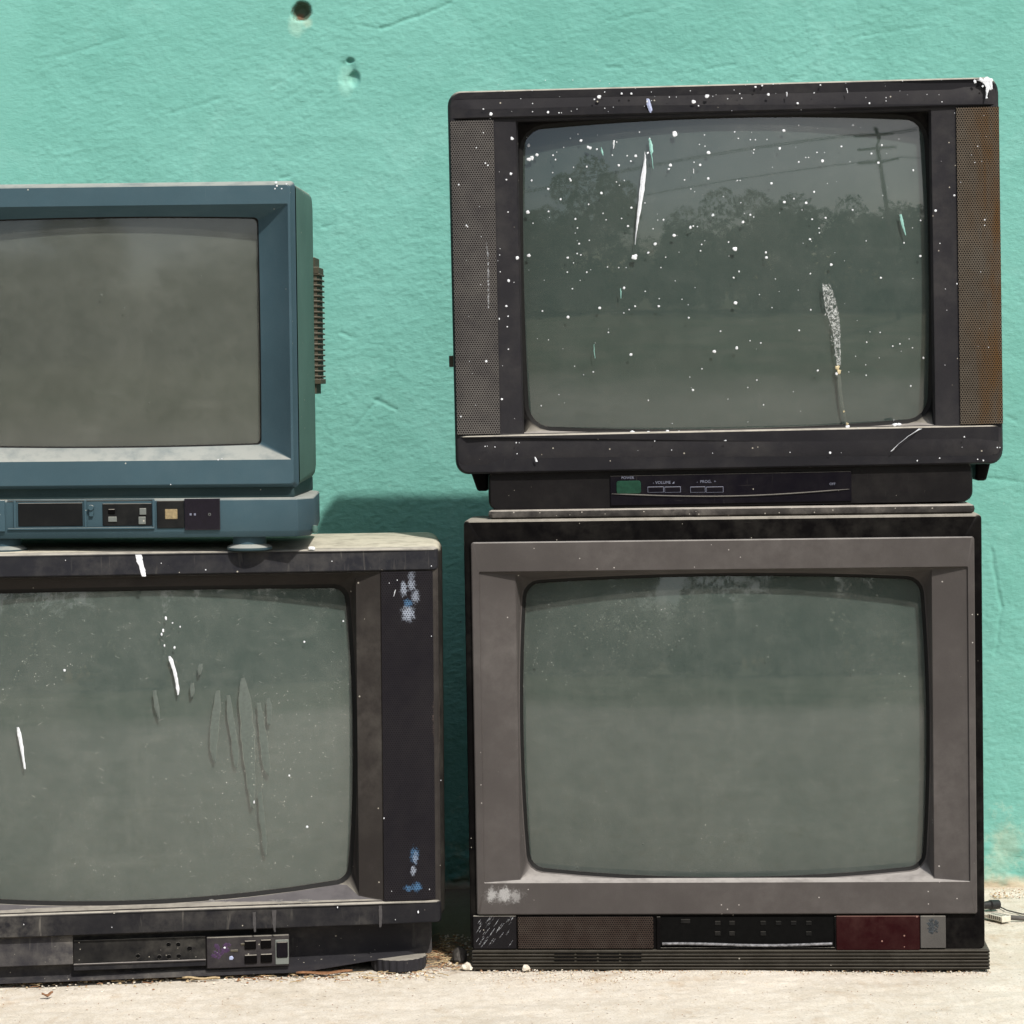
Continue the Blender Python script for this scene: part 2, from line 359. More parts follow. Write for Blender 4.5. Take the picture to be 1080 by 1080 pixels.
# ================================================================ SETTING
def vnoise(X, Z, sx, sz, seed, octaves=3, gain=.5):
    """smooth value noise on coordinate arrays, cell size sx by sz"""
    r = np.random.RandomState(seed); G = r.rand(256, 256); out = 0; amp = 1; tot = 0
    for o in range(octaves):
        u, v = X/sx + 37.3*o, Z/sz + 11.7*o; i, j = np.floor(u).astype(int), np.floor(v).astype(int); fu, fv = u-i, v-j
        fu, fv = fu*fu*(3-2*fu), fv*fv*(3-2*fv); g = lambda a, b: G[a % 256, b % 256]
        out = out + amp*((g(i, j)*(1-fu)+g(i+1, j)*fu)*(1-fv) + (g(i, j+1)*(1-fu)+g(i+1, j+1)*fu)*fv); tot += amp
        amp *= gain; sx /= 2.03; sz /= 2.03
    return out/tot
def grid_mesh(name, U, V, fn, mat, flip=False):
    nu, nv = len(U), len(V); A, B = np.meshgrid(U, V); P = fn(A, B).reshape(-1, 3).astype(np.float32)
    i = np.arange(nu-1); j = np.arange(nv-1); I, J = np.meshgrid(i, j); a = (J*nu+I).ravel()
    q = np.stack([a, a+1, a+1+nu, a+nu], 1)
    if flip: q = q[:, ::-1]
    me = bpy.data.meshes.new(name); me.vertices.add(len(P)); me.vertices.foreach_set('co', P.ravel())
    me.loops.add(q.size); me.loops.foreach_set('vertex_index', q.ravel().astype(np.int32))
    me.polygons.add(len(q)); me.polygons.foreach_set('loop_start', np.arange(0, q.size, 4, dtype=np.int32))
    me.polygons.foreach_set('loop_total', np.full(len(q), 4, np.int32)); me.polygons.foreach_set('use_smooth', np.ones(len(q), bool))
    me.materials.append(mat); me.update(calc_edges=True); o = bpy.data.objects.new(name, me); COL.objects.link(o); return o

# ---- wall
WY = .518
def wall_y(x): return WY - .030*(x-.25)          # the wall is not quite square to the picture
def wpt(px, py):
    d = CM @ Vector(((px-540)/F, -(py-540)/F, -1))
    n = Vector((.030, 1, 0)); t = (WY+.0075 - CP.dot(n))/d.dot(n); p = CP + d*t; return p.x, p.z
def wall_mat():
    m, t, b = nodes('turquoise_painted_plaster'); co = objco(t)
    s = t.nodes.new('ShaderNodeSeparateXYZ'); t.links.new(co, s.inputs[0])
    big = nnoise(t, co, 2.2, 5, .6); mid = nnoise(t, co, 16, 5, .6); fine = nnoise(t, nmapping(t, co, rot=(0, -.15, 0), scale=(.6, 1, 1)), 240, 3, .6)
    c = nmix(t, nmap(t, big, .3, .7), (.116, .322, .276), (.158, .385, .335))
    c = nmix(t, nmap(t, mid, .35, .7, 0, .30), c, (.190, .445, .400))
    c = nmix(t, nmap(t, fine, .3, .7, 0, .30), c, (.118, .335, .290))
    runs = nmap(t, nnoise(t, nmapping(t, co, scale=(1, 1, .16)), 9, 5, .65), .52, .72, 0, .35)
    c = nmix(t, runs, c, (.105, .30, .25))
    fade = nmap(t, nnoise(t, co, 5.5, 6, .72, .6), .54, .70, 0, .38)
    c = nmix(t, fade, c, (.215, .455, .41))
    # paint worn off near the foot of the wall
    low = nmap(t, s.outputs[2], .005, .20, 1, 0)
    worn = nmap(t, nmath(t, 'ADD', nnoise(t, co, 32, 6, .75), nmath(t, 'MULTIPLY', low, .22)), .66, .84)
    c = nmix(t, nmath(t, 'MULTIPLY', worn, .65), c, (.33, .43, .34))
    foot = nmap(t, nmath(t, 'ADD', s.outputs[2], nmath(t, 'MULTIPLY', nnoise(t, co, 40, 4), -.03)), -.012, .002, 1, 0)
    c = nmix(t, foot, c, (.46, .41, .31))
    def patch(px, py, r, soft, col, c, amt=1, sq=1):
        x, z = wpt(px, py)
        dx = nmath(t, 'SUBTRACT', s.outputs[0], x); dz = nmath(t, 'MULTIPLY', nmath(t, 'SUBTRACT', s.outputs[2], z), sq)
        d = nmath(t, 'SQRT', nmath(t, 'ADD', nmath(t, 'MULTIPLY', dx, dx), nmath(t, 'MULTIPLY', dz, dz)))
        d = nmath(t, 'ADD', d, nmath(t, 'MULTIPLY', nmath(t, 'SUBTRACT', nnoise(t, co, 110, 4, .7), .5), r*1.3))
        return nmix(t, nmap(t, d, r-soft, r+soft, amt, 0), c, col)
    c = patch(313, 27, .011, .004, (.30, .50, .41), c, .6, .8)
    c = patch(324, 24, .006, .003, (.40, .50, .38), c, .5)
    c = patch(366, 85, .010, .005, (.26, .49, .41), c, .5, .6)
    c = patch(318, 12, .0125, .002, (.07, .085, .055), c, .9)
    c = patch(316, 17, .005, .002, (.13, .06, .035), c, .8)
    c = patch(1062, 888, .018, .008, (.30, .36, .27), c, .45, .8)
    c = patch(1052, 912, .012, .008, (.30, .42, .33), c, .45, .8)
    t.links.new(c, b.inputs['Base Color']); b.inputs['Roughness'].default_value = .75; b.inputs['Specular IOR Level'].default_value = .25
    fine2 = nnoise(t, nmapping(t, co, rot=(0, -.15, 0), scale=(.42, 1, 1)), 330, 3, .65)
    bump(t, b, nmath(t, 'ADD', fine, fine2), .42, .0013); return m
dense = lambda a, b, s: np.arange(a, b, s)
U = np.concatenate([np.linspace(-7, -.72, 40)[:-1], dense(-.72, .85, .0019), np.linspace(.86, 8, 40)])
V = np.concatenate([np.linspace(-.06, -.02, 4)[:-1], dense(-.02, 1.22, .0019), np.linspace(1.23, 2.7, 20)])
def seg_dist(X, Z, a, b):
    ax, az = a; bx, bz = b; dx, dz = bx-ax, bz-az; q = np.clip(((X-ax)*dx+(Z-az)*dz)/(dx*dx+dz*dz), 0, 1)
    return np.hypot(X-ax-q*dx, Z-az-q*dz)
def wall_fn(X, Z):
    a = radians(-9); Xr, Zr = X*cos(a)-Z*sin(a), X*sin(a)+Z*cos(a)
    g = vnoise(Xr, Zr, .0095, .0052, 1, 3, .62)
    g2 = vnoise(X, Z, .035, .025, 2, 2); big = vnoise(X, Z, .30, .22, 3, 2)
    mod = .5 + .8*vnoise(X, Z, .14, .10, 5, 2)
    h = (g-.5)*.0014*mod + (g2-.5)*.0011 + (big-.5)*.007
    h += np.where(np.abs(g-.5) < .035, -.0004, 0)*mod                      # trowel nicks
    low = np.clip((.14-Z)/.14, 0, 1); h += low*(vnoise(X, Z, .02, .013, 8, 3)-.5)*.006
    wob = (vnoise(X, Z, .015, .015, 9, 3)-.5)*.012
    def hole(px, py, r, dep, sq=1):
        x, z = wpt(px, py); d = np.hypot((X-x), (Z-z)*sq) + wob*.5
        return -dep*np.clip((r-d)/(r*.45), 0, 1)
    h += hole(318, 12, .0150, .016) + hole(369, 64, .0075, .006, 1.8) + hole(374, 83, .0085, .006, .8) + hole(366, 76, .014, .0035, .6)
    lines = [((475, 3), (440, 18), .0016), ((440, 18), (402, 30), .0020), ((402, 30), (380, 27), .0012), ((400, 420), (372, 452), .0012), ((395, 422), (418, 432), .0018),
             ((318, 75), (285, 92), .0008), ((296, 188), (304, 186), .0016), ((340, 240), (352, 236), .0014), ((1045, 580), (1056, 640), .0016), 
             ((1056, 640), (1050, 690), .0012), ((1042, 505), (1078, 508), .0012), ((1062, 440), (1070, 444), .0014), ((745, 74), (775, 68), .0012), ((640, 70), (656, 72), .0013),
             ((640, 22), (700, 10), .0007), ((900, 40), (980, 26), .0007), ((60, 60), (130, 40), .0008), ((180, 120), (230, 105), .0009), ((360, 350), (372, 356), .0013),
             ((478, 930), (500, 930), .002)]
    for p, q, wd in lines:
        h -= wd*np.clip(1 - seg_dist(X+wob*.35, Z+wob*.35, wpt(*p), wpt(*q))/.0035, 0, 1)
    far = np.clip((np.abs(X-.07)-.70)/.06, 0, 1); h = h*(1-far)
    Y = wall_y(X) - h
    edge = (X <= U[0]+1e-6) | (X >= U[-1]-1e-6)
    return np.stack([X, Y, Z], -1)
wall = grid_mesh('wall', U, V, wall_fn, wall_mat())
tag(wall, 'long turquoise painted plaster wall, rough and nicked, behind the televisions', 'wall')
# give the wall its thickness: a rear slab joined into the same mesh
bm = bmesh.new(); bm.from_mesh(wall.data)
c8 = [bm.verts.new(p) for p in [(-7, wall_y(-7)+.012, -.06), (8, wall_y(8)+.012, -.06), (8, wall_y(8)+.012, 2.7), (-7, wall_y(-7)+.012, 2.7),
                                (-7, wall_y(-7)+.25, -.06), (8, wall_y(8)+.25, -.06), (8, wall_y(8)+.25, 2.7), (-7, wall_y(-7)+.25, 2.7)]]
for f in [(4, 7, 6, 5), (0, 3, 7, 4), (1, 5, 6, 2), (3, 2, 6, 7)]: bm.faces.new([c8[i] for i in f])
bm.to_mesh(wall.data); bm.free()

# ---- ground
def ground_mat():
    m, t, b = nodes('pale_worn_concrete'); co = objco(t)
    s = t.nodes.new('ShaderNodeSeparateXYZ'); t.links.new(co, s.inputs[0])
    big = nnoise(t, co, 5, 5, .6); mid = nnoise(t, nmapping(t, co, scale=(1, .45, 1)), 75, 6, .75); fine = nnoise(t, co, 420, 4, .7)
    c = nmix(t, nmap(t, big, .3, .7), (.48, .43, .35), (.60, .55, .47))
    c = nmix(t, nmap(t, mid, .42, .68, 0, .55), c, (.68, .645, .58))
    c = nmix(t, nmap(t, fine, .50, .72, 0, .6), c, (.26, .22, .17))
    v = nvor(t, co, 120); sep = t.nodes.new('ShaderNodeSeparateColor'); t.links.new(v.outputs['Color'], sep.inputs[0])
    hit = nmath(t, 'MULTIPLY', nmath(t, 'LESS_THAN', v.outputs['Distance'], nmath(t, 'MULTIPLY', sep.outputs[1], .22)), nmath(t, 'GREATER_THAN', sep.outputs[0], .80))
    c = nmix(t, nmath(t, 'MULTIPLY', hit, .8), c, (.17, .13, .10))
    # dirt lodged along the foot of the wall and in a worn band in front of the sets
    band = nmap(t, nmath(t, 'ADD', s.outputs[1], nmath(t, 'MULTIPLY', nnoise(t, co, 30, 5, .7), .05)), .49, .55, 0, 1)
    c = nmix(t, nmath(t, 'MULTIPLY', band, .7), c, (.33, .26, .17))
    st = nmap(t, nnoise(t, nmapping(t, co, scale=(1, .6, 1)), 15, 6, .75), .55, .68)
    c = nmix(t, nmath(t, 'MULTIPLY', st, .5), c, (.40, .30, .20))
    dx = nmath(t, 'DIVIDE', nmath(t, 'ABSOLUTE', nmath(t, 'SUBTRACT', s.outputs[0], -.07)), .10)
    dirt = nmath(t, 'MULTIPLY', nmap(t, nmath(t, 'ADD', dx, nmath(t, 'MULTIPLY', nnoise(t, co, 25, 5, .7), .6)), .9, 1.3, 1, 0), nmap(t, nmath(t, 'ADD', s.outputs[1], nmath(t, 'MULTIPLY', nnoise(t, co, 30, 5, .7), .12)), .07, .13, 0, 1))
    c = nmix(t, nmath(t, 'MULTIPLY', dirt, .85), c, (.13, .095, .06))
    # bare earth and dry grass further out
    d = nmap(t, nmath(t, 'ADD', s.outputs[1], nmath(t, 'MULTIPLY', nnoise(t, co, .8, 5), 1.2)), -3.6, -2.2, 1, 0)
    c = nmix(t, d, c, nmix(t, nmap(t, nnoise(t, co, 1.2, 6), .4, .6), (.10, .12, .06), (.20, .18, .12)))
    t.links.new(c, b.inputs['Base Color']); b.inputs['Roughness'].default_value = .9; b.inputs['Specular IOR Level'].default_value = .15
    bump(t, b, nmath(t, 'ADD', nmath(t, 'MULTIPLY', mid, .7), fine), .5, .0018); return m
GU = np.concatenate([-np.geomspace(140, .95, 24)[:-1], dense(-.9, 1.0, .003), np.geomspace(1.02, 140, 24)])
GV = np.concatenate([-np.geomspace(140, .40, 28)[:-1], dense(-.38, .58, .003), np.geomspace(.6, 140, 20)])
def ground_fn(X, Y):
    h = (vnoise(X, Y, .05, .03, 21, 4, .6)-.5)*.0040 + (vnoise(X, Y, .25, .2, 22, 2)-.5)*.004 - .0022
    toe = np.clip((Y-(wall_y(X)-.05))/.05, 0, 1); h += toe*vnoise(X, Y, .03, .03, 25, 3)*.004
    far = np.clip((np.abs(X-.07)-.8)/.1, 0, 1) + np.clip((-.32-Y)/.06, 0, 1)
    return np.stack([X, Y, h*(1-np.clip(far, 0, 1)) - .002*np.clip(far, 0, 1)], -1)
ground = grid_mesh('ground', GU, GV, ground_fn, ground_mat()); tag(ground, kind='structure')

def gpt(px, py, z=0):
    d = CM @ Vector(((px-540)/F, -(py-540)/F, -1)); t = (z-CP.z)/d.z; return CP + d*t

# ================================================================ LOWER RIGHT: taupe-fronted set
def tv_lower_right():
    T = TV('television', .2479, 0, -.0003, -4.0, -.31, 'black television with wide taupe front frame, on the ground at right')
    # cabinet
    X0, X1, Z0, Z1 = T.R(492, 545.5, 1038, 1023); z12 = T.L(760, 1002)[1]
    mb = MB(); A = lambda i, y, r: rrect(X0+i, X1-i, Z0+.024, Z1-i*.6, r, y)
    fx0, fx1, fz0, fz1 = T.R(500, 569, 1029, 964)
    mb.loft([rrect(fx0+.02, fx1-.02, fz0+.004, fz1-.02, .004, .10), rrect(fx0+.02, fx1-.02, fz0+.004, fz1-.02, .004, .0035), A(.0045, .0035, .004), A(.001, .0055, .005), A(0, .011, .006), A(0, .10, .006), A(.004, .16, .008), A(.03, .24, .02), A(.09, .38, .03), A(.12, .44, .03)], 0, cap1=True)
    T.part('cabinet', mb, M['black_gloss'])
    # taupe frame
    ox0, ox1, oz0, oz1 = fx0, fx1, fz0, fz1
    ix0, ix1, iz0, iz1 = T.R(508, 600, 1022, 930.5); cx0, cx1, cz0, cz1 = T.R(546, 602, 984, 927, .010)
    sc = T.R(557, 615, 972, 916, .02); scx, scz = (sc[0]+sc[1])/2, (sc[2]+sc[3])/2
    gm = MB(); yf = glass(T, gm, sc, .007, 1.35, .016, .006, (.008, .010))
    fr = MB(); lip = lambda g, dy, r: rrect(sc[0]-g, sc[1]+g, sc[2]-g, sc[3]+g, r, 0, .006, (.008, .010), yf=lambda x, z: yf(x, z)+dy)
    fr.loft([rrect(ox0, ox1, oz0, oz1, .003, .0035), rrect(ox0, ox1, oz0, oz1, .003, -.001), rrect(ox0+.0012, ox1-.0012, oz0+.0012, oz1-.0012, .003, -.002),
             rrect(ix0, ix1, iz0, iz1, .0015, -.002), rrect(ix0, ix1, iz0+.0004, iz1-.0004, .0015, .0005), rrect(cx0, cx1, cz0, cz1, .002, .0075),
             rrect(cx0+.0012, cx1-.0012, cz0+.0012, cz1-.0012, .002, .0100),
             lip(.0052, -.003, .018), lip(.0040, -.0022, .018), lip(.0, .0012, .015)], [0]*7+[0, 1])
    # label remnant rubbed on the lower left corner
    yflat = lambda x, z: -.0021
    pl_ = []
    for a, b_, rx, rz, amt in [(519, 944, 4.5, 8, .9), (532, 943, 7, 8, .95), (544, 946, 4.5, 7, .5), (532, 945, 20, 8, .25)]:
        x, z = T.L(a, b_, -.002); pl_.append((x, z, rx/908, rz/908, (.36, .36, .36), amt))
    M['taupe'] = plastic('taupe_plastic', (.104, .094, .091), .45, .35, .62, .4, dust=(.42, .40, .38), fine=.12, seed=5, patches=pl_)
    T.part('front_frame', fr, [M['taupe'], M['gasket'], M['paint_grey']])
    # flecks
    yg = yf
    for a, b_, d in [(566, 700, 3.2), (609, 915, 2.5), (678, 890, 2), (735, 918, 2), (900, 707, 2.4), (925, 628, 2.5), (810, 693, 2), (798, 660, 2)]:
        px_blob(T, gm, a, b_, d, yg, 1, .0003)
    for k in range(150):
        px_blob(T, gm, rng.gauss(640, 60), rng.gauss(655, 28), rng.uniform(.5, 1.6), yg, 1, .0001, asp=rng.uniform(.6, 2.2), rot=rng.uniform(0, 3))
    T.part('picture_tube', T.tube_mesh, M['tube_lr']); T.part('screen_glass', gm, [M['glass_lr'], M['smear']])
    # control strip
    g = MB(); r = T.R(546, 967, 689, 1001); g.plate(*r, .0, .01, .0015, .0008); T.part('speaker_grille', g, M['grille_lr'])
    d = MB(); x0, x1, z0, z1 = T.R(693, 967, 883, 1001)
    d.box(x0, x1, .0005, .0030, z0, z0+.0015, 0); d.box(x0, x0+.004, .0005, .0030, z0+.0015, z1, 0); d.box(x1-.003, x1, .0005, .0030, z0+.0015, z1, 0)
    d.box(x0+.004, x1-.003, .0022, .0032, z0+.0015, z1, 1)
    P = []
    for k in range(13):
        q = k/12; P.append((x0+.006+(x1-x0-.012)*q, .0005-.001, z0+.0055+.0012*sin(q*6+1)))
    d.tube(P, .0016, 7, 2); bay = T.part('control_bay', d, [M['black_gloss'], M['recess_dark'], M['bay_lip']])
    for a, b_, ww in [(723, 972, 10), (757, 974, 6), (772, 974, 6), (805, 974, 6), (821, 974, 6), (837, 974, 6), (853, 974, 6), (757, 985, 6), (772, 985, 6), (805, 985, 6), (853, 985, 6)]:
        k = MB(); k.plate(*T.R(a-ww/2, b_-2.2, a+ww/2, b_+2.2), .0014, .0030, .0004, .0003); T.part('button', k, M['button_dark'], bay)
    k = MB(); k.plate(*T.R(882, 966, 970, 1002), -.0005, .01, .001, .0006); T.part('sensor_window', k, M['red_window'])
    k = MB(); k.plate(*T.R(970.8, 966, 997.5, 1000), -.0003, .01, .0008, .0005); yp = lambda x, z: -.0004
    for _ in range(26):
        an, rr = rng.uniform(0, 6.3), 6*sqrt(rng.random()); px_blob(T, k, 984+rr*cos(an), 978+rr*1.3*sin(an), rng.uniform(2, 4.5), yp, 1, .00015, jag=.5)
    T.part('badge_plate', k, [M['grey_plate'], M['smudge']])
    # scratched corner
    sm = MB(); sm.plate(*T.R(499, 966, 544.5, 1001), .0002, .01, .001, .0006); yc = lambda x, z: .0001
    for _ in range(34):
        a, b_ = rng.uniform(502, 541), rng.uniform(968, 996); l = rng.uniform(3, 9)
        px_streak(T, sm, [(a+l*.35, b_-l*.5, .15), (a, b_, rng.uniform(.25, .7)), (a-l*.35, b_+l*.5, .1)], yc, 1, .00012, 2)
    T.part('corner_panel', sm, [M['black'], M['paint_grey']])
    # ribbed plinth
    x0, x1, z0, z1 = T.R(499, 1001.5, 1043, 1024, .0); z0 = .0; mb = MB(); n = 6; hh = (z1-z0)/n; prof = []
    for i in range(n):
        zb = z0+i*hh; prof += [(0.0012, zb), (-.0010, zb+hh*.2), (-.0010, zb+hh*.62), (.0012, zb+hh*.80)]
    prof += [(.0012, z1-.0002)]
    loops = []
    for yy, zz in prof: loops.append([(x0-yy*-1, .27, zz), (x0+yy, yy, zz), (x1-yy, yy, zz), (x1-yy, .27, zz)])
    mb.loft(loops, 0, True, True); pl = T.part('plinth', mb, M['plinth'])
    for i in range(4):
        for j in range(3):
            a = 585+i*23.5; k = MB(); k.box(*(lambda r_: (r_[0], r_[1], -.0013, .001, r_[2], r_[3]))(T.R(a, 1004.6+j*3.6, a+21, 1006.2+j*3.6)))
            T.part('vent_slot', k, M['recess_dark'], pl)
    return T, Z1
LR, lr_top = tv_lower_right()

# ================================================================ BOARD between the right-hand sets
def board():
    # lies on the lower set
    B = TV('board', .2479, .0, lr_top+.0005, -4.0, -.31, ''); x0, x1, z0, z1 = B.R(516, 532.5, 1027, 543.5, .012)
    z0 = .0003; z1 = max(z1, z0+.010)
    mb = MB(); x0, x1, _, _ = B.R(516, 533, 1027, 543, .012); n = 26; top = []; bot = []
    prof = [(0, .0), (-.002, .0015), (-.0028, .005), (-.002, .0085), (.0, .0098)]
    loops = [[(x0+.004-yy*0, .25, z) , (x0+.0015+yy, .014+yy+.003, z), (x0+.006+yy, .014+yy, z), (x1-.006-yy, .014+yy, z), (x1-.0015-yy, .014+yy+.003, z), (x1-.004, .25, z)] for yy, z in prof]
    mb.loft(loops, 0, True, True)
    o = mb.build('board', M['board'], B.root); B.root.name = 'thin_board'
    return B, .0098
M['board'] = plastic('gritty_dark_board', (.040, .037, .036), .7, 1.6, .8, 4, dust=(.40, .37, .33), seed=15)
BD, bd_t = board()
bo = [c for c in bpy.data.objects if c.parent == BD.root][0]; mw = BD.M.copy(); bo.parent = None; bo.matrix_world = mw
bpy.data.objects.remove(BD.root); bo.name = 'thin_board'
tag(bo, 'thin dusty dark board lying between the two right-hand televisions', 'board')

# ================================================================ UPPER RIGHT: paint-spattered set with speaker grilles
def tv_upper_right():
    zb = lr_top + .0005 + bd_t + .0007
    T = TV('television', .2562, .02, zb, -2.83, -.63, 'black television spattered with white paint, speaker grilles both sides, on top at right')
    X0, X1, Z0, Z1 = T.R(475, 88.5, 1057.5, 494.5)
    scr = T.R(555, 131, 977, 445, .02); gm = MB()
    yf = glass(T, gm, scr, .001, 1.35, .024, .003, (.006, .008))
    # recess opening and frame
    op = T.R(547, 123, 985, 457); lowz = T.L(767, 455.5)[1]
    gl = T.R(480, 129, 524, 459); gr = T.R(1011, 115, 1057.5, 446)
    topz = T.L(767, 119)[1]
    lip = lambda g, dy, r: rrect(scr[0]-g, scr[1]+g, scr[2]-g, scr[3]+g, r, 0, .003, (.006, .008), yf=lambda x, z: yf(x, z)+dy)
    fr = MB(); O = lambda i, y, r: rrect(X0+i, X1-i, Z0+i, Z1-i, r, y)
    fr.loft([O(.004, .10, .016), O(0, .085, .016), O(0, .018, .016), O(.0012, .012, .016), O(.003, .0085, .015), O(.006, .0068, .012), rrect(gl[1]+.001, gr[0]-.001, lowz+.002, topz-.001, .002, .004),
             rrect(gl[1]+.0015, gr[0]-.0015, lowz+.003, topz-.001, .002, .0045), rrect(op[0], op[1], op[2]+.001, topz-.002, .002, .005), rrect(op[0]+.002, op[1]-.002, op[2]+.003, topz-.003, .002, .014),
             lip(.0060, -.004, .028), lip(.0045, -.0025, .028), lip(0, .0012, .024)], [0]*9+[1, 1, 2])
    T.part('front_frame', fr, [M['charcoal'], M['black_gloss'], M['gasket']])
    # top and bottom bars proud of the grilles
    spl = MB(); splb = MB(); dr = SPLATS(T)
    def bar(z0, z1, corner_top, name, drops):
        mb = MB(); ra = .015; n = 10; loops = []
        def prof(i, y):
            l = rrect(X0+i, X1-i, z0+i*.6, z1-i*.6, .0155 - i*.5, y, k=7)
            # square the inner corners
            out = []
            zc = (z0+z1)/2
            for (x, yy, z) in l:
                inner = z < zc if corner_top else z > zc
                if inner:
                    x = X0+i if x < 0 and x < X0+.0165 else (X1-i if x > 0 and x > X1-.0165 else x)
                    z = (z0+i*.6) if corner_top else (z1-i*.6)
                # plan rounding at the two ends
                e = max(0, .022-min(x-X0, X1-x))/.022; yy2 = yy + .012*e*e if yy < .02 else yy
                out.append((x, yy2, z))
            return out
        mb.loft([prof(-.0004, .085), prof(-.0004, .012), prof(.0008, .0035), prof(.0022, .0012), prof(.004, .0)], 0, cap0=True, cap1=True)
        return mb
    yb = lambda x, z: -.0001
    tb = bar(topz, Z1+.0005, True, 'top_bar', None); bb = bar(Z0-.0005, lowz+.0025, False, 'bottom_bar', None)
    # ledge under the tube, dusty
    le = MB(); l0 = scr[0]-.006; l1 = scr[1]+.012
    zt = T.L(767, 449)[1]
    for k in range(30):
        q0, q1 = k/30, (k+1)/30; xa, xb = l0+(l1-l0)*q0, l0+(l1-l0)*q1
        za = lambda x: scr[2]-.0055 - .007*(1-((2*(x-scr[0])/(scr[1]-scr[0])-1)**2)) + .0005
        le.add([(xa, .0045, lowz+.0022), (xb, .0045, lowz+.0022), (xb, yf(xb, scr[2])-.004, za(xb)), (xa, yf(xa, scr[2])-.004, za(xa))], [(0, 1, 2, 3)], 0)
    # drops on each surface
    zs_top = topz; yrecess = lambda x, z: .0044
    for a, b_, d, asp in dr:
        x, z = T.L(a, b_, 0)
        if z > topz+.001: px_blob(T, tb, a, b_, d, yb, 1, .0004, asp)
        elif z < lowz+.002:
            if z > Z0+.002: px_blob(T, bb, a, b_, d, yb, 1, .0004, asp)
        elif T.L(a, b_, .004)[0] < gl[1] : T.dl.append((a, b_, d, asp))
        elif T.L(a, b_, .004)[0] > gr[0]: T.drr.append((a, b_, d, asp))
        elif T.L(a, b_, .004)[0] < op[0]-.0005 or T.L(a, b_, .004)[0] > op[1]+.0005: px_blob(T, fr, a, b_, d, yrecess, 3, .0004, asp)
        elif b_ > 128 + (8 if a < 700 else 2): px_blob(T, gm, a, b_, d, yf, 1, .0005, asp)
    # rebuild the frame now that drops have joined it
    old = [c for c in bpy.data.objects if c.parent == T.root and c.name.startswith('front_frame')][0]; me = old.data; bpy.data.objects.remove(old); bpy.data.meshes.remove(me)
    T.part('front_frame', fr, [M['charcoal'], M['black_gloss'], M['gasket'], M['paint']])
    # top corner splash, lavender smear, thin thread of paint
    for k in range(60):
        a = 1042 + rng.gauss(-1, 5.2); b_ = 86 + abs(rng.gauss(0, 4.0)) - 3
        if 82 < b_ < 96 and 1027 < a < 1047: px_blob(T, tb, a, b_, rng.uniform(1.0, 4.2), yb, 1, .0003, jag=.5)
    px_streak(T, tb, [(1040, 86, 3.5), (1042, 92, 2.4), (1041, 99, 1.0), (1040, 104, .4)], yb, 1)
    px_streak(T, tb, [(1032, 84, 2.5), (1038, 86, 3.2), (1044, 86, 2.6), (1046, 94, .8)], yb, 1)
    px_streak(T, tb, [(683, 104, 1.5), (684.5, 110, 2.2), (686, 116, 1.8), (686, 119, .5)], yb, 2)
    px_streak(T, tb, [(893, 93, .6), (894, 98, .4)], yb, 1); px_streak(T, tb, [(829.5, 97, .8), (830, 102, .3)], yb, 1)
    px_streak(T, bb, [(971, 452, 2.0), (966, 455, .8), (958, 460, .45), (947, 469, .35), (940, 476, .8)], yb, 1, .0005)
    px_streak(T, bb, [(564, 482, .6), (566, 487, 1.2)], yb, 1)
    T.part('top_bar', tb, [M['bar'], M['paint'], M['paint_lav']]); T.part('bottom_bar', bb, [M['bar'], M['paint']])
    for a, b_, d in [(667, 455.5, 4), (684, 456, 3), (704, 454.5, 3), (716, 455, 2), (944, 448, 5), (948, 447.5, 4), (967, 452, 5), (971, 453, 6), (894, 450, 4), (955, 452, 3)]:
        px_blob(T, le, a, b_, d*.8, lambda x, z: .004, 1, .001, asp=1.5)
    T.part('lower_ledge', le, [M['ledge'], M['paint']])
    # streaks on the glass
    px_streak(T, gm, [(680, 160, .3), (680.3, 168, 1.0), (679, 182, 2.1), (677, 200, 2.4), (674.5, 220, 1.9), (672, 238, 1.0), (670.3, 250, .5), (670, 258, .3)], yf, 1, .001)
    px_streak(T, gm, [(685, 146, .8), (686.5, 153, 1.9), (687.5, 160, 1.6), (687, 163, .6), (689, 178, .3)], yf, 2)
    px_streak(T, gm, [(634, 155, .3), (635, 160, 1.1), (636, 164, .3)], yf, 2); px_streak(T, gm, [(647.5, 148, .9), (647.2, 153, .8), (647, 157, .3)], yf, 1)
    px_streak(T, gm, [(950, 226, 1.0), (951, 232, 1.7), (953, 240, 1.2), (955, 248, .5)], yf, 2); px_streak(T, gm, [(731.5, 178, .5), (731.5, 183, .4)], yf, 1)
    px_streak(T, gm, [(626.5, 363, .3), (626.6, 370, .5), (627.5, 378, .3)], yf, 2); px_streak(T, gm, [(654.5, 304, .3), (654.8, 309, .7), (654.8, 315, .3)], yf, 2)
    # dried egg run: a hollow pale trail with a lump at its foot
    px_streak(T, gm, [(870, 300, 2.2), (874, 310, 5.0), (878, 330, 5.2), (882, 350, 3.6), (884, 372, 2.6), (885, 385, 2.2)], yf, 4, .0004)
    for off in (0, 1):
        px_streak(T, gm, [(868+off*6, 299, .7), (868+off*10, 308, .9), (872+off*12, 330, .7), (879+off*6.5, 350, .8), (882+off*3.5, 372, .8), (883+off*2, 386, .7)], yf, 4, .0008)
    for _ in range(60):
        q = rng.random(); b_ = 300+q*82; a = 871+q*12+rng.gauss(0, 3.0*(1-q*.6)); px_blob(T, gm, a, b_, rng.uniform(.7, 2.6), yf, 4, .0009, asp=.7, jag=.5)
    for a, b_, d, mi in [(883, 388, 5, 5), (885, 392, 4.5, 5), (882.5, 394, 3, 1), (890, 434, 2.4, 5), (893.5, 447, 3, 5), (943, 443, 3, 4)]:
        px_blob(T, gm, a, b_, d, yf, mi, .002, jag=.35)
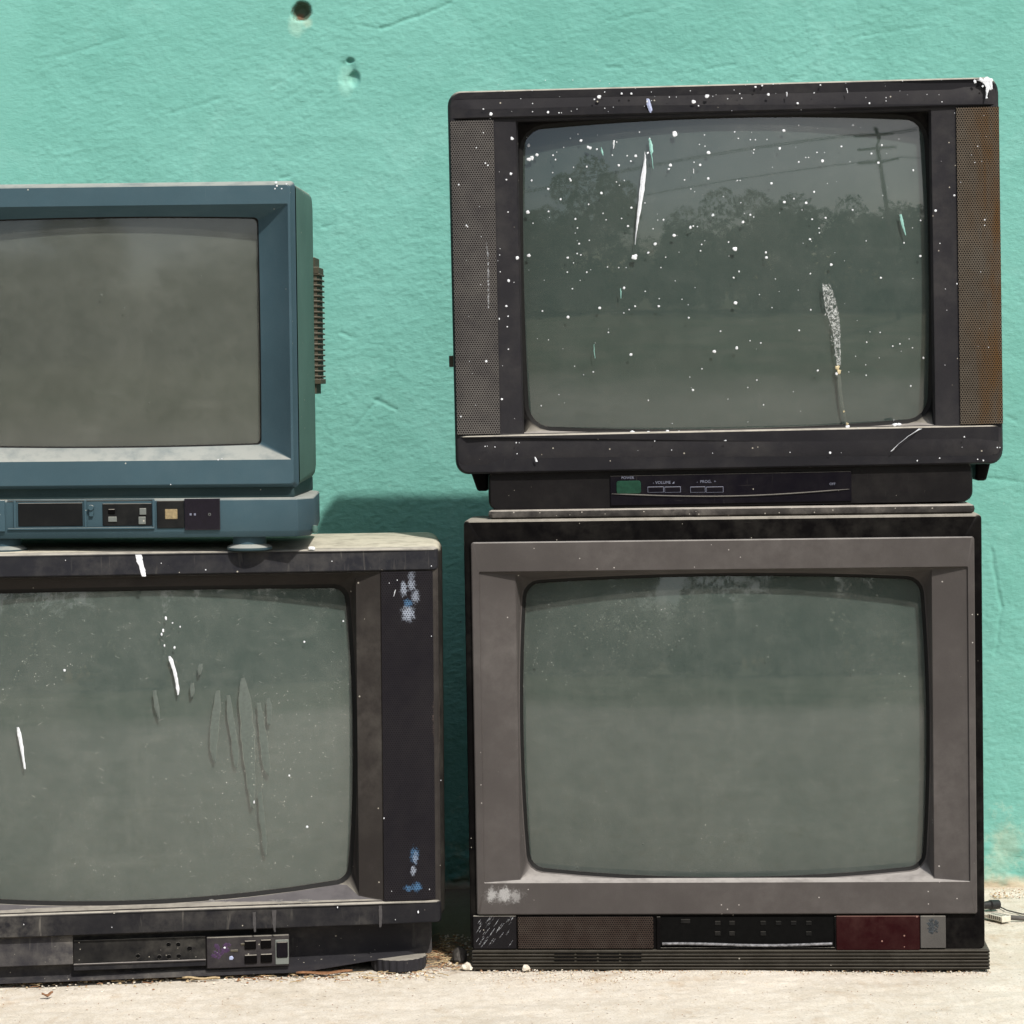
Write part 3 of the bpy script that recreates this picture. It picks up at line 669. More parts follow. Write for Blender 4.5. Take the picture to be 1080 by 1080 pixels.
    px_streak(T, gm, [(885, 395, 1.5), (886, 410, 1.6), (888, 425, 1.4), (891, 440, 1.1), (893, 449, 1)], yf, 3, .0002)
    T.part('picture_tube', T.tube_mesh, M['tube_ur']); T.part('screen_glass', gm, [M['glass_ur'], M['paint'], M['paint_teal'], M['smear'], M['egg'], M['shell']])
    # grilles, bowed slightly back at their outer edge
    for (rc, mat, left, dl) in ((gl, M['grille_l'], True, T.dl), (gr, M['grille_r'], False, T.drr)):
        mb = MB(); n = 10; x0, x1 = rc[0], rc[1]; zt2, zb2 = topz-.0006, lowz+.0031
        if left: x0 = X0+.0036
        else: x1 = X1-.0012
        xs = [x0+(x1-x0)*i/n for i in range(n+1)]
        def yy(x, z=0, x0=x0, x1=x1, left=left):
            e = max(0, (.016-(x-x0 if left else x1-x))/.016); return .0022 + .0022*e*e
        vs = [(x, yy(x), z) for x in xs for z in (zb2, zt2)]
        mb.add(vs, [(2*i, 2*i+2, 2*i+3, 2*i+1) for i in range(n)], 0)
        xo = x0 if left else x1; yo = yy(xo)
        mb.add([(xo, yo, zb2), (xo, yo, zt2), (xo, .03, zt2), (xo, .03, zb2)], [(0, 1, 2, 3)], 2)
        xi = x1 if left else x0
        mb.add([(xi, .0022, zb2), (xi, .0022, zt2), (xi, .006, zt2), (xi, .006, zb2)], [(0, 1, 2, 3)], 2)
        for a, b_, d, asp in dl: px_blob(T, mb, a, b_, d, yy, 1, .0003, asp)
        if left:
            px_streak(T, mb, [(513, 256, .5), (514.5, 268, 1.2), (515, 290, 1.3), (515, 310, 1.5), (515, 325, .8)], yy, 3, .0002)
        T.part('speaker_grille', mb, [mat, M['paint'], M['charcoal'], M['paint_grey']])
    # inner strips beside the tube
    # base below the bar
    px0, px1, pz0, pz1 = T.R(515, 499, 1026, 536, .012); pz0 = 0
    mb = MB(); lowm = Z0-.0004
    def br(i, y, r): return [(x, yy, z) if z < (lowm)/2 else (x + (.0 if abs(x) < px1-.02 else 0), yy, z) for x, yy, z in rrect(px0+i, px1-i, 0+i*.3, lowm+.004, r, y, k=7)]
    mb.loft([br(.004, .25, .012), br(0, .05, .012), br(0, .014, .012), br(.001, .011, .012), br(.003, .009, .010)], 0, cap0=True, cap1=True)
    T.part('base', mb, M['base_black'])
    # control door
    dx0, dx1, dz0, dz1 = T.R(643.5, 499.5, 898, 531, .0075); mb = MB(); dz1 = min(dz1, lowm-.0003)
    mb.plate(dx0, dx1, dz0, dz1, .0070, .0092, .0008, .0006)
    P = []
    for k in range(17):
        q = k/16; a = 645+q*251; b_ = 521 + 9*(sin(pi*min(1, q*1.0))*1.0)*.55 - q*5.0
        x, z = T.L(a, b_, .0065); P.append((x, .0066, z))
    mb.tube(P, [.0003]+[.0011]*15+[.0003], 6, 1)
    cd_ = T.part('control_door', mb, [M['door'], M['charcoal']])
    k = MB(); k.plate(*T.R(650, 507, 676, 521, .0062), .0058, .0075, .003, .0008); T.part('power_button', k, M['green_btn'], cd_)
    for a0, a1 in ((683, 700), (700.8, 718), (728, 744), (744.8, 763)):
        k = MB(); x0, x1, z0, z1 = T.R(a0, 513.2, a1, 519.5, .0062); z0 += 0
        k.plate(x0, x1, z0, z1, .0062, .0072, .0006, .0003, 1); k.plate(x0+.0005, x1-.0005, z0+.0005, z1-.0005, .0060, .0068, .0005, .0002, 0)
        T.part('button', k, [M['door'], M['legend']], cd_)
    def text(s, a, b_, h, parent_name):
        cu = bpy.data.curves.new('legend', 'FONT'); cu.body = s; cu.size = h/908*1.4; cu.align_x = 'CENTER'; cu.align_y = 'CENTER'; cu.extrude = .00005
        o = bpy.data.objects.new('legend', cu); COL.objects.link(o); bpy.context.view_layer.update()
        me = bpy.data.meshes.new_from_object(o.evaluated_get(bpy.context.evaluated_depsgraph_get())); bpy.data.objects.remove(o)
        me.materials.clear(); me.materials.append(M['legend']); o = bpy.data.objects.new('legend', me); COL.objects.link(o); o.parent = cd_
        x, z = T.L(a, b_, .0068); o.matrix_local = Matrix.Translation((x, .0068, z)) @ Matrix.Rotation(pi/2, 4, 'X')
    text('POWER', 662, 504, 2.8, ''); text('- VOLUME \u25e2', 700, 509, 3.0, ''); text('-  PROG.  +', 745, 508, 3.0, ''); text('OFF', 878, 510.5, 2.6, '')
    # rear shell with its flared feet
    mb = MB(); S_ = lambda i, y, r, dz=0: rrect(X0+i, X1-i, Z0+i*.5+dz, Z1-i*.8, r, y)
    Q = lambda i, j, y, r: rrect(X0+i, X1-i, Z0+.012, Z1-j, r, y)
    mb.loft([Q(.010, .030, .0855, .014), Q(.025, .090, .15, .02), Q(.05, .17, .22, .03), Q(.13, .30, .34, .04), Q(.17, .34, .38, .04)], 0, cap0=True, cap1=True)
    T.part('rear_shell', mb, M['rear'])
    for a0, a1, b0, b1, c0, c1 in ((497, 516, 494, 517, 505, 516), (1026, 1042, 486, 506, 1026, 1037)):
        y = .09; p = [T.L(a0, b0, y), T.L(a1, b0, y), T.L(c1, b1, y), T.L(c0, b1, y)]; mb = MB()
        mb.loft([[(x, .06, z) for x, z in p], [(x, .16, z) for x, z in p]], 0, True, True); T.part('rear_foot', mb, M['black_gloss'], bevel=.003)
    mb = MB(); y = .092; r = T.R(473.5, 375, 484, 387, y); mb.box(r[0], r[1]+.05, y, y+.02, r[2], r[3]); T.part('rear_bracket', mb, M['brown'], bevel=.001)
    return T

def SPLATS(T):
    T.dl = []; T.drr = []; out = []
    z5 = [(580,142,16),(563,151,8),(600,125,6),(660,131,9),(695,131,9),(753,158,14),(195,203,14),(168,186,7),(343,166,5),(343,195,5),(398,197,12),(437,199,6),(446,199,4),(481,193,4),(501,186,4),(600,183,5),(766,125,4),(830,143,5),(855,143,4),(917,160,16),(934,174,6),(965,140,16),(1037,149,5),(968,213,5),(988,220,4),(505,228,5),
      (270,291,14),(322,285,5),(329,315,14),(330,365,16),(341,360,20),(359,349,14),(688,248,10),(697,253,6),(724,268,5),(760,290,6),(802,256,14),(849,275,25),(505,275,5),(478,290,6),(515,298,12),(541,321,12),(548,324,13),(572,329,9),(454,322,4),(643,303,5),(416,350,7),(425,366,7),(415,412,5),(266,416,11),(250,437,8),(340,440,8),(399,470,9),(443,507,9),(400,550,7),(296,560,15),(326,553,14),(256,552,6),(536,391,8),(489,393,5),(479,440,9),(476,434,7),(588,485,12),(543,525,7),(594,557,6),(496,577,9),(503,609,6),(650,386,11),(627,350,6),(680,352,6),(710,352,11),(693,371,7),(753,342,10),(834,386,13),(828,399,9),(660,575,5),(683,602,9),(605,580,5),(670,440,5),(642,445,5),(652,457,4),(695,537,9),(743,520,5),(509,665,8),(495,627,4),(545,653,6),(502,700,6),(515,705,6),(468,715,9),(489,733,5),(536,766,6),(467,766,5),(329,707,14),(288,716,14),(303,747,6),(258,797,11),(345,592,5),(809,580,8),(772,612,5),(847,635,13),(779,666,13),(755,697,10),(705,713,22),(711,708,14),(817,713,5),(905,607,12),(915,602,6),(930,604,5),(985,563,12),(941,690,6),(945,668,6),(1063,684,15),(1041,659,6),(968,433,11),(940,385,11),(918,375,5),(970,341,14),(957,318,5),(937,312,5),(955,278,5),(884,438,6),(907,470,5),(650,750,5),(610,748,5),(920,480,4),(1022,497,4),(1078,763,6),(800,750,5),(143,323,6),(168,270,5),(175,378,7),(184,386,7),(80,455,8),(108,600,8),(112,605,6),(160,640,4),(228,765,5),(226,705,5)]
    z6 = [(170,134,12),(124,107,9),(148,102,8),(187,97,5),(274,165,11),(333,128,5),(355,100,6),(589,145,5),(589,157,5),(530,165,8),(68,131,5),(75,147,5),(25,149,5),(520,191,12),(86,206,11),(699,184,6),(719,197,5),(788,160,5),(948,145,8),(833,200,4),(225,262,13),(158,235,6),(278,243,5),(471,243,9),(50,267,6),(63,290,5),(106,295,6),(124,295,6),(165,294,5),(119,330,6),(117,342,5),(210,326,12),(430,319,8),(363,370,15),(343,340,6),(370,340,4),(278,374,8),(303,358,4),(313,358,5),(537,344,8),(574,314,8),(562,377,10),(686,404,9),(60,440,6),(70,440,5),(181,450,10),(333,481,9),(227,517,10),(305,520,10),(261,505,7),(72,519,5),(290,545,4),(470,545,8),(765,548,10),(832,493,9),(712,582,6),(106,562,8),(118,570,5),(80,588,12),(326,578,7),(374,573,8),(350,610,6),(352,626,6),(318,649,8),(518,655,5),(51,684,18),(28,660,6),(161,696,9),(163,714,12),(394,740,11),(66,765,5),(320,771,5),(711,709,9),(653,662,7),(781,664,5),(915,318,5),(905,376,4),(940,580,6),(940,600,5)]
    z7 = [(258,54,11),(250,145,10),(223,190,10),(256,181,7),(253,218,6),(257,298,6),(303,308,8),(234,476,9),(178,341,11),(669,80,11),(582,151,12),(469,184,12),(378,162,7),(485,83,6),(400,265,4),(536,24,7),(467,24,5),(613,238,6),(693,317,13),(708,145,8),(687,157,6),(668,169,5),(794,118,5),(792,145,9),(875,120,5),(897,140,4),(899,186,8),(1066,133,14),(1070,293,14),(990,306,13),(914,443,10),(946,368,6),(755,480,6),(1060,44,6),(903,397,4),(1012,234,6),(744,92,5),(374,499,6),(437,460,4),(559,379,6),(313,428,9),(307,543,5),(174,644,5),(182,643,4),(209,646,5),(285,631,6),(288,670,5),(778,625,5),(1031,623,6),(838,657,5),(88,538,7)]
    z8 = [(46,43,7),(66,20,5),(195,48,4),(280,231,7),(183,150,5),(321,158,7),(319,30,5),(571,44,9),(105,268,5),(143,276,6),(346,374,8),(518,391,6),(520,273,6),(568,238,5),(613,287,7),(638,279,6),(683,293,5),(722,329,9),(677,429,7),(153,496,6),(129,408,6),(97,434,4),(390,667,10),(18,623,5),(868,610,7),(842,65,8),(700,695,7),(780,686,6),(247,665,4),(915,690,5),(935,694,7),(985,648,6),(994,648,5)]
    for lst, ox, oy in ((z5, 460, 60), (z6, 760, 60), (z7, 460, 280), (z8, 760, 280)):
        for a, b, d in lst: out.append((ox+a/3.375, oy+b/3.375, d/3.375*.86, rng.uniform(.85, 1.15)))
    for _ in range(150):
        out.append((rng.uniform(490, 1045), 84+400*rng.random()**1.6, rng.uniform(.5, 1.0), 1))
    return out
M['bar_ll'] = plastic('dusty_charcoal_bar', (.026, .027, .034), .45, .45, .85, 1.4, streak=.25, seed=61)
M['bar'] = plastic('charcoal_plastic_bar', (.0245, .0240, .0285), .40, .16, .85, .35, seed=21)
M['base_black'] = plastic('black_base_plastic', (.013, .012, .013), .42, .10, .6, .6, seed=22)
M['door'] = plastic('gloss_black_door', (.007, .006, .010), .22, .05, .4, .3, seed=23)
M['ledge'] = plastic('dust_covered_ledge', (.05, .046, .048), .6, .5, .9, 1.0, dust=(.30, .28, .26), seed=24)
UR = tv_upper_right()

# ================================================================ LOWER LEFT: big dark set with a black speaker panel
def tv_lower_left():
    T = TV('television', -.3378, -.030, 0, 8.2, .17, 'large dirty charcoal television with black speaker panel, on the ground at left')
    XL = T.L(-196, 780)[0]
    _, X1, Z0, Z1 = T.R(0, 581.5, 465, 981.5)
    sc = T.R(-93, 626, 366, 937, .02); gm = MB(); yf = glass(T, gm, sc, .007, 1.35, .013, .008, (.003, .014))
    lip = lambda g, dy, r: rrect(sc[0]-g, sc[1]+g, sc[2]-g, sc[3]+g, r, 0, .008, (.003, .014), yf=lambda x, z: yf(x, z)+dy)
    barz = T.R(0, 605.5, 462, 601)[3]
    lowz = T.R(0, 957, 462, 949)[3]; px = T.L(403, 780)[0]; pL = T.L(-134, 780)[0]
    O = lambda i, y, r: rrect(XL+i, X1-i, Z0+i, Z1-i, r, y)
    op = (T.L(-106, 780)[0], T.L(380, 780)[0])
    fr = MB()
    fr.loft([O(.0, .06, .008), O(0, .014, .008), O(.001, .007, .008), O(.004, .0045, .007), rrect(pL, px, lowz+.001, barz-.001, .0015, .0045), rrect(pL+.0006, px-.0006, lowz+.0012, barz-.0012, .0015, .0040),
             rrect(op[0]+.002, op[1]-.002, lowz+.004, barz-.0035, .004, .014), lip(.0062, -.005, .016), lip(.0050, -.003, .016), lip(0, .0012, .013)], [0]*6+[0, 0, 1])
    T.part('front_frame', fr, [M['frame_ll'], M['gasket']])
    yb = lambda x, z: -.0001
    tb = MB(); xr = X1+.0004; E_ = .012
    def bar(mb, z0, z1):
        n = 14; loops = []
        for y, i in ((.05, 0), (.0075, 0), (.0030, .0006), (.0008, .0018), (.0, .0035)):
            l = []
            for (x, yy, z) in rrect(XL-.0004+i*.4, xr-i*.8, z0+i*.5, z1-i*.8, .004, y):
                e = max(0, (E_-(xr-x))/E_); l.append((x, yy+.007*e*e if yy < .03 else yy, z))
            loops.append(l)
        mb.loft(loops, 0, True, True)
    bar(tb, barz, Z1+.0004)
    px_streak(T, tb, [(146, 585, 3.4), (147.5, 592, 3.2), (150, 600, 2.6), (151.5, 606, 2.2), (151.8, 608, 1.9)], yb, 1)
    for a, b_, d, asp in [(329, 578, 4, 1.8), (326, 577.5, 2, 1), (217, 601, 1.6, 1), (69, 591, 1.4, .6), (455, 597, 1.2, 1), (350, 592, 1.2, 1), (170, 594, 1, 1)]: px_blob(T, tb, a, b_, d, yb, 1, .0004, asp)
    T.part('top_bar', tb, [M['bar_ll'], M['paint']])
    bb = MB(); bar(bb, Z0-.0004, lowz)
    for a, b_, d in [(441, 962, 3), (356, 957, 2), (25, 975, 1.6), (118, 978, 1.4), (417, 970, 1.4)]: px_blob(T, bb, a, b_, d, yb, 1, .0003, .6)
    px_streak(T, bb, [(401, 955, 1.6), (401.5, 965, 1.9), (401, 978, 1.0)], yb, 2, .0001); px_streak(T, bb, [(268, 962, 1.6), (268.5, 975, 1.6), (269, 983, .8)], yb, 2, .0001); px_streak(T, bb, [(289, 960, 2.2), (289, 974, 1.8), (290, 983, .8)], yb, 2, .0001)
    T.part('bottom_bar', bb, [M['charcoal_old'], M['paint'], M['run']])
    # sloping ledge under the tube
    le = MB(); n = 36; xa0, xa1 = pL+.002, px-.001
    def prof(x):
        e = min(max((x-sc[0])/(sc[1]-sc[0]), 0), 1); u = 2*e-1
        z = sc[2]-.014*(1-u*u)-.0050; y = yf(min(max(x, sc[0]), sc[1]), sc[2])-.004
        k = max(0, (x-sc[1])/(xa1-sc[1])); k2 = max(0, (sc[0]-x)/(sc[0]-xa0)); k = max(k, k2)
        return y*(1-k)+.0046*k, z*(1-k)+(lowz+.0016)*k
    for i in range(n):
        xa, xb = xa0+(xa1-xa0)*i/n, xa0+(xa1-xa0)*(i+1)/n; A, B = prof(xa), prof(xb)
        le.add([(xa, .0042, lowz+.0002), (xb, .0042, lowz+.0002), (xb, B[0], B[1]), (xa, A[0], A[1])], [(0, 1, 2, 3)], 0)
    def yl(x, z): py, pz = prof(x); q = min(max((z-lowz)/(pz-lowz), 0), 1); return .0042+q*(py-.0042)-.0001
    for (c, w_, m_) in ((236, 17, 1), (296, 21, 1), (320, 8, 1)):
        for _ in range(22): px_blob(T, le, c+rng.gauss(0, w_*.45), 952.5-(c-236)*.03+rng.uniform(-2.2, 2.2), rng.uniform(2, 5), yl, 1, .0001, 2.0, jag=.4)
    T.part('lower_ledge', le, [M['ledge_ll'], M['scuff']])
    # speaker panel
    sp = MB(); z0, z1 = lowz+.0006, barz-.0006; x0, x1 = px+.0008, X1-.0006
    def ys(x, z=0): e = max(0, (.020-(x1-x))/.020); return .0018+.006*e*e
    n = 12; xs = [x0+(x1-x0)*i/n for i in range(n+1)]
    sp.add([(x, ys(x), z) for x in xs for z in (z0, z1)], [(2*i, 2*i+2, 2*i+3, 2*i+1) for i in range(n)], 0)
    sp.add([(x0, ys(x0), z0), (x0, ys(x0), z1), (x0, .006, z1), (x0, .006, z0)], [(0, 1, 2, 3)], 3)
    sp.add([(x1, ys(x1), z0), (x1, ys(x1), z1), (x1, .012, z1), (x1, .012, z0)], [(0, 1, 2, 3)], 3)
    PW, PB = (.30, .34, .42), (.06, .14, .26)
    pl_ = []
    for a, b_, rx, rz, col, amt in [(425.5, 621, 3.6, 8, PW, .9), (434, 617, 4.2, 6, PW, .8), (438, 629, 4.5, 7.5, PW, .75), (434, 608, 4, 5, PW, .45), (430.5, 647, 7, 8.5, PW, 1), (430.7, 636, 4.5, 4.5, PB, 1),
                                    (437, 902, 4.6, 9, PB, .8), (438, 905, 3, 6, PW, .5), (436, 918, 2.8, 5, PW, .8), (431, 937, 4.5, 3.6, PB, 1), (440, 935.5, 4.6, 5, PB, 1), (463, 760, 6, 30, (.20, .15, .12), .35)]:
        x, z = T.L(a, b_, .002); pl_.append((x, z, rx/908, rz/908, col, amt))
    M['grille_ll'] = grille_mat('perforated_metal_black', (.009, .008, .011), r=.22, dustamt=.015, patches=pl_)
    for a, b_, d in [(419, 612, 1.5), (410.5, 615, 1.2), (455, 671, 1.4), (405, 863, 2), (465, 823, 1.4), (461, 800, 1.2), (413, 940, 1.2), (453, 938, 1.4)]: px_blob(T, sp, a, b_, d, ys, 1, .0003, .7)
    px_streak(T, sp, [(417, 622, .5), (416, 626, .6), (415, 629, .4)], ys, 1)
    T.part('speaker_grille', sp, [M['grille_ll'], M['paint'], M['paint'], M['charcoal_old'], M['paint_grey2'], M['paint_blue']])
    # glass with drips and flicks of paint
    px_streak(T, gm, [(178.5, 692, 1.0), (180.5, 696, 2.1), (183.5, 706, 1.9), (186, 716, 1.6), (187.5, 726, 1.7), (187.8, 733, .6)], yf, 1, .0008)
    px_streak(T, gm, [(19, 767, 1.0), (20.5, 775, 2.0), (23, 788, 1.7), (24.5, 800, 1.3), (26.5, 811, .9)], yf, 1, .0008)
    for a, b_, d, asp in [(175, 652, 4, .6), (172, 665, 4, .6), (170.5, 669, 3.4, .6), (173.5, 681, 2.6, .6), (190, 661, 2.4, .5), (184, 683, 3, .7), (68, 707, 3, .8), (321, 677, 2.2, 1), (305, 818, 2.2, 1), (324, 872, 3, 1), (268, 846, 3.5, .5), (182, 657, 1.5, 1), (362, 655, 2, 1)]: px_blob(T, gm, a, b_, d, yf, 1, .0006, asp)
    for pts in ([(230, 728, 2), (229, 745, 4.5), (226, 770, 4.5), (225, 790, 4), (227, 803, 1.5)], [(241, 733, 2), (243, 755, 3.5), (247, 780, 3.5), (249, 800, 3), (249, 809, 1.5)],
                [(256, 715, 2), (258, 735, 6), (261, 770, 7.5), (263, 800, 6.5), (265, 830, 4), (266, 852, 1.5)], [(273, 741, 2), (276, 765, 3.5), (279, 790, 4.5), (281, 808, 4), (283, 817, 1.5)],
                [(283, 736, 2), (284, 750, 3), (284, 764, 2)], [(274, 835, 2), (276, 860, 3), (279, 885, 2.8), (280, 902, 1.5)], [(163, 728, 2), (165, 745, 2.5), (168, 758, 1)], [(203, 720, 2), (203, 730, 2.4), (202, 735, 1)], [(212, 700, 2), (211, 706, 2.6), (210, 712, 1)]):
        px_streak(T, gm, pts, yf, 2, .0006)
    for _ in range(30): q = rng.random(); px_blob(T, gm, 266+rng.gauss(0, .8), 770+q*80, rng.uniform(.6, 1.8), yf, 3, .0016)
    for _ in range(130):     # short curled hairs and lint stuck to the dusty glass
        a, b_ = rng.uniform(2, 362), rng.uniform(625, 930) if rng.random() < .4 else rng.uniform(625, 720); an = rng.uniform(-.6, .6); l = rng.uniform(1.5, 6)
        px_streak(T, gm, [(a, b_, .18), (a+l*.5*cos(an), b_+l*.5*sin(an)+rng.uniform(-.6, .6), .22), (a+l*cos(an), b_+l*sin(an), .15)], yf, 3, .0001, 2)
    T.part('picture_tube', T.tube_mesh, M['tube_ll']); T.part('screen_glass', gm, [M['glass_ll'], M['paint'], M['drip'], M['lint']])
    # rear shell: flares a little behind the front, dusty flat top
    y1, y2 = .10, .20; xb, zt1 = T.L(469, 700, .05)[0], None; zt2 = T.L(400, 562, .20)[1]
    sh = MB(); r0 = rrect(XL+.002, X1-.002, Z0+.002, Z1-.0015, .008, .0145)
    r1 = rrect(XL-.004, X1+.006, Z0+.002, Z1+.0015, .010, .03); r2 = rrect(XL-.008, T.L(467.5, 700, .10)[0], Z0+.004, Z1+.004, .012, .10)
    zz = max(Z1+.004, T.L(400, 562, .22)[1]); r3 = rrect(XL-.006, T.L(467, 700, .20)[0], Z0+.012, min(zz, Z1+.010), .016, .22)
    r4 = rrect(XL+.06, X1-.06, Z0+.03, Z1-.02, .03, .34); r5 = rrect(XL+.12, X1-.12, Z0+.06, Z1-.06, .03, .40)
    sh.loft([r0, r1, r2, r3, r4, r5], 0, False, True); T.part('rear_shell', sh, M['rear'])
    # base section below the front bar
    zt = Z0-.0004; yb0 = .012
    r = T.R(-190, 985, 460, 1022, yb0); b = MB(); xk = T.L(318, 1020, yb0)[0]
    def bl(i, y, rr):
        out = []
        for (x, yy, z) in rrect(r[0]+i, r[1]-i*.5, .003+i*.4, zt+.004, .003, y, k=7):
            if z < .02: z += .010*min(1, max(0, (x-xk)/.03))
            e = max(0, (.045-(r[1]-x))/.045); out.append((x, yy+.04*e*e*(1 if yy < .06 else 0), z))
        return out
    b.loft([bl(0, .30, .01), bl(0, .09, .01), bl(0, yb0+.002, .01), bl(.0015, yb0, .01)], 0, True, True)
    T.part('base', b, M['base_ll'])
    # left flap, open control bay with holes, button block
    k = MB(); k.plate(*T.R(-140, 990, 77, 1021, .010), .0085, .0125, .001, .0008); T.part('control_flap', k, M['base_ll'])
    x0, x1, z0, z1 = T.R(77.5, 990, 217, 1021, .010); k = MB(); k.box(x0, x1, .0105, .0125, z0, z1, 1); k.box(x0, x1, .0085, .0104, z0, z0+.006, 0)
    k.box(x0, x1, .0070, .0104, z0+.0061, z0+.0078, 2)
    cb_ = T.part('control_bay', k, [M['charcoal_old'], M['bay'], M['ledge']], bevel=.0005)
    for a, b_, d in [(145.5, 1008.5, 4.4), (168, 1009.5, 4.6), (178, 1009.3, 4.6), (188.5, 1008.5, 4.4), (177.8, 996.3, 4.4), (188, 996.2, 4.4), (200, 1000.6, 5), (214, 1015, 4), (80, 1019, 4)]:
        k = MB(); x, z = T.L(a, b_, .0100); rr = d/2/908
        ring = lambda q, y: [(x+q*cos(2*pi*i/14), y, z+q*sin(2*pi*i/14)) for i in range(14)]
        k.loft([ring(rr*1.15, .0106), ring(rr*1.15, .0100), ring(rr, .0099), ring(rr, .0104)], [1, 1, 1], cap1=True, capmi=0); T.part('socket', k, [M['recess_dark'], M['charcoal_old']], cb_)
    x0, x1, z0, z1 = T.R(218, 987, 305, 1020, .008); k = MB(); k.plate(x0, x1, z0, z1, .0065, .0125, .001, .0008, 0); yk = lambda x, z: .0064
    for _ in range(26): px_blob(T, k, 233+rng.gauss(0, 4.5), 1004+rng.gauss(0, 3.5), rng.uniform(2, 5), yk, 1, .0001, jag=.5)
    px_blob(T, k, 237, 999.5, 2.4, yk, 2); px_blob(T, k, 244, 1010.5, 4.6, yk, 3)
    bp_ = T.part('button_panel', k, [M['panel_ll'], M['purple'], M['paint'], M['paint_lav']])
    for a0, b0, a1, b1 in [(258, 992, 270, 1001), (275, 991, 286, 1000), (258, 1007, 271, 1016), (275, 1006, 287, 1015)]:
        k = MB(); k.plate(*T.R(a0, b0, a1, b1, .006), .0045, .0072, .0008, .0006); T.part('button', k, M['black_gloss'], bp_)
    k = MB(); k.plate(*T.R(290.5, 991, 304.5, 1017, .006), .0055, .0072, .0006, .0004, 0); k.plate(*T.R(291.5, 993, 303.5, 1010, .006), .0040, .0070, .0015, .001, 1); T.part('power_button', k, [M['bare'], M['door']], bp_)
    for a, b_ in ((238, 1003), (249, 996)): 
        k = MB(); k.plate(*T.R(a+5, b_-1.2, a+13, b_+1.0, .006), .0058, .0072, .0004, .0002); T.part('button', k, M['brown'], bp_)
    # ribbed round feet
    for a in (420, -110):
        x, z = T.L(a, 1022, .04); k = MB(); n = 96; rr = 30/908
        ring = lambda q, z_: [(x+q*(1-.018*(1 if i % 4 < 2 else -1))*cos(2*pi*i/n), (.038)+q*(1-.018*(1 if i % 4 < 2 else -1))*sin(2*pi*i/n), z_) for i in range(n)]
        k.loft([ring(rr*.92, -.001), ring(rr*.97, .001), ring(rr, .0145)], 0, True, True); T.part('foot', k, M['base_ll'], angle=20)
    return T, Z1
M['run'] = plain('old_run_mark', (.045, .043, .045), .6, .3, .2)
M['frame_ll'] = plastic('brown_black_plastic', (.042, .037, .035), .5, .45, .6, .9, seed=31)
M['scuff'] = plain('pale_scuff', (.13, .125, .12), .8, .2, .4, 900)
M['ledge_ll'] = plastic('scuffed_ledge', (.055, .053, .060), .5, .6, .22, 1.0, dust=(.30, .28, .28), seed=32)
M['drip'] = plain('dried_water_drip', (.082, .098, .089), .4, .3, .12, 300)
M['lint'] = plain('lint', (.30, .30, .27), .9, .1, .1)
M['paint_grey2'] = smear_mat('blue_white_paint_smear', (.24, .28, .36))
M['bay'] = plastic('soiled_bay', (.014, .014, .015), .5, .7, .6, 1.5, seed=33)
M['panel_ll'] = plastic('worn_panel', (.035, .032, .036), .45, .4, .5, 1.0, seed=34)
LL, ll_top = tv_lower_left()

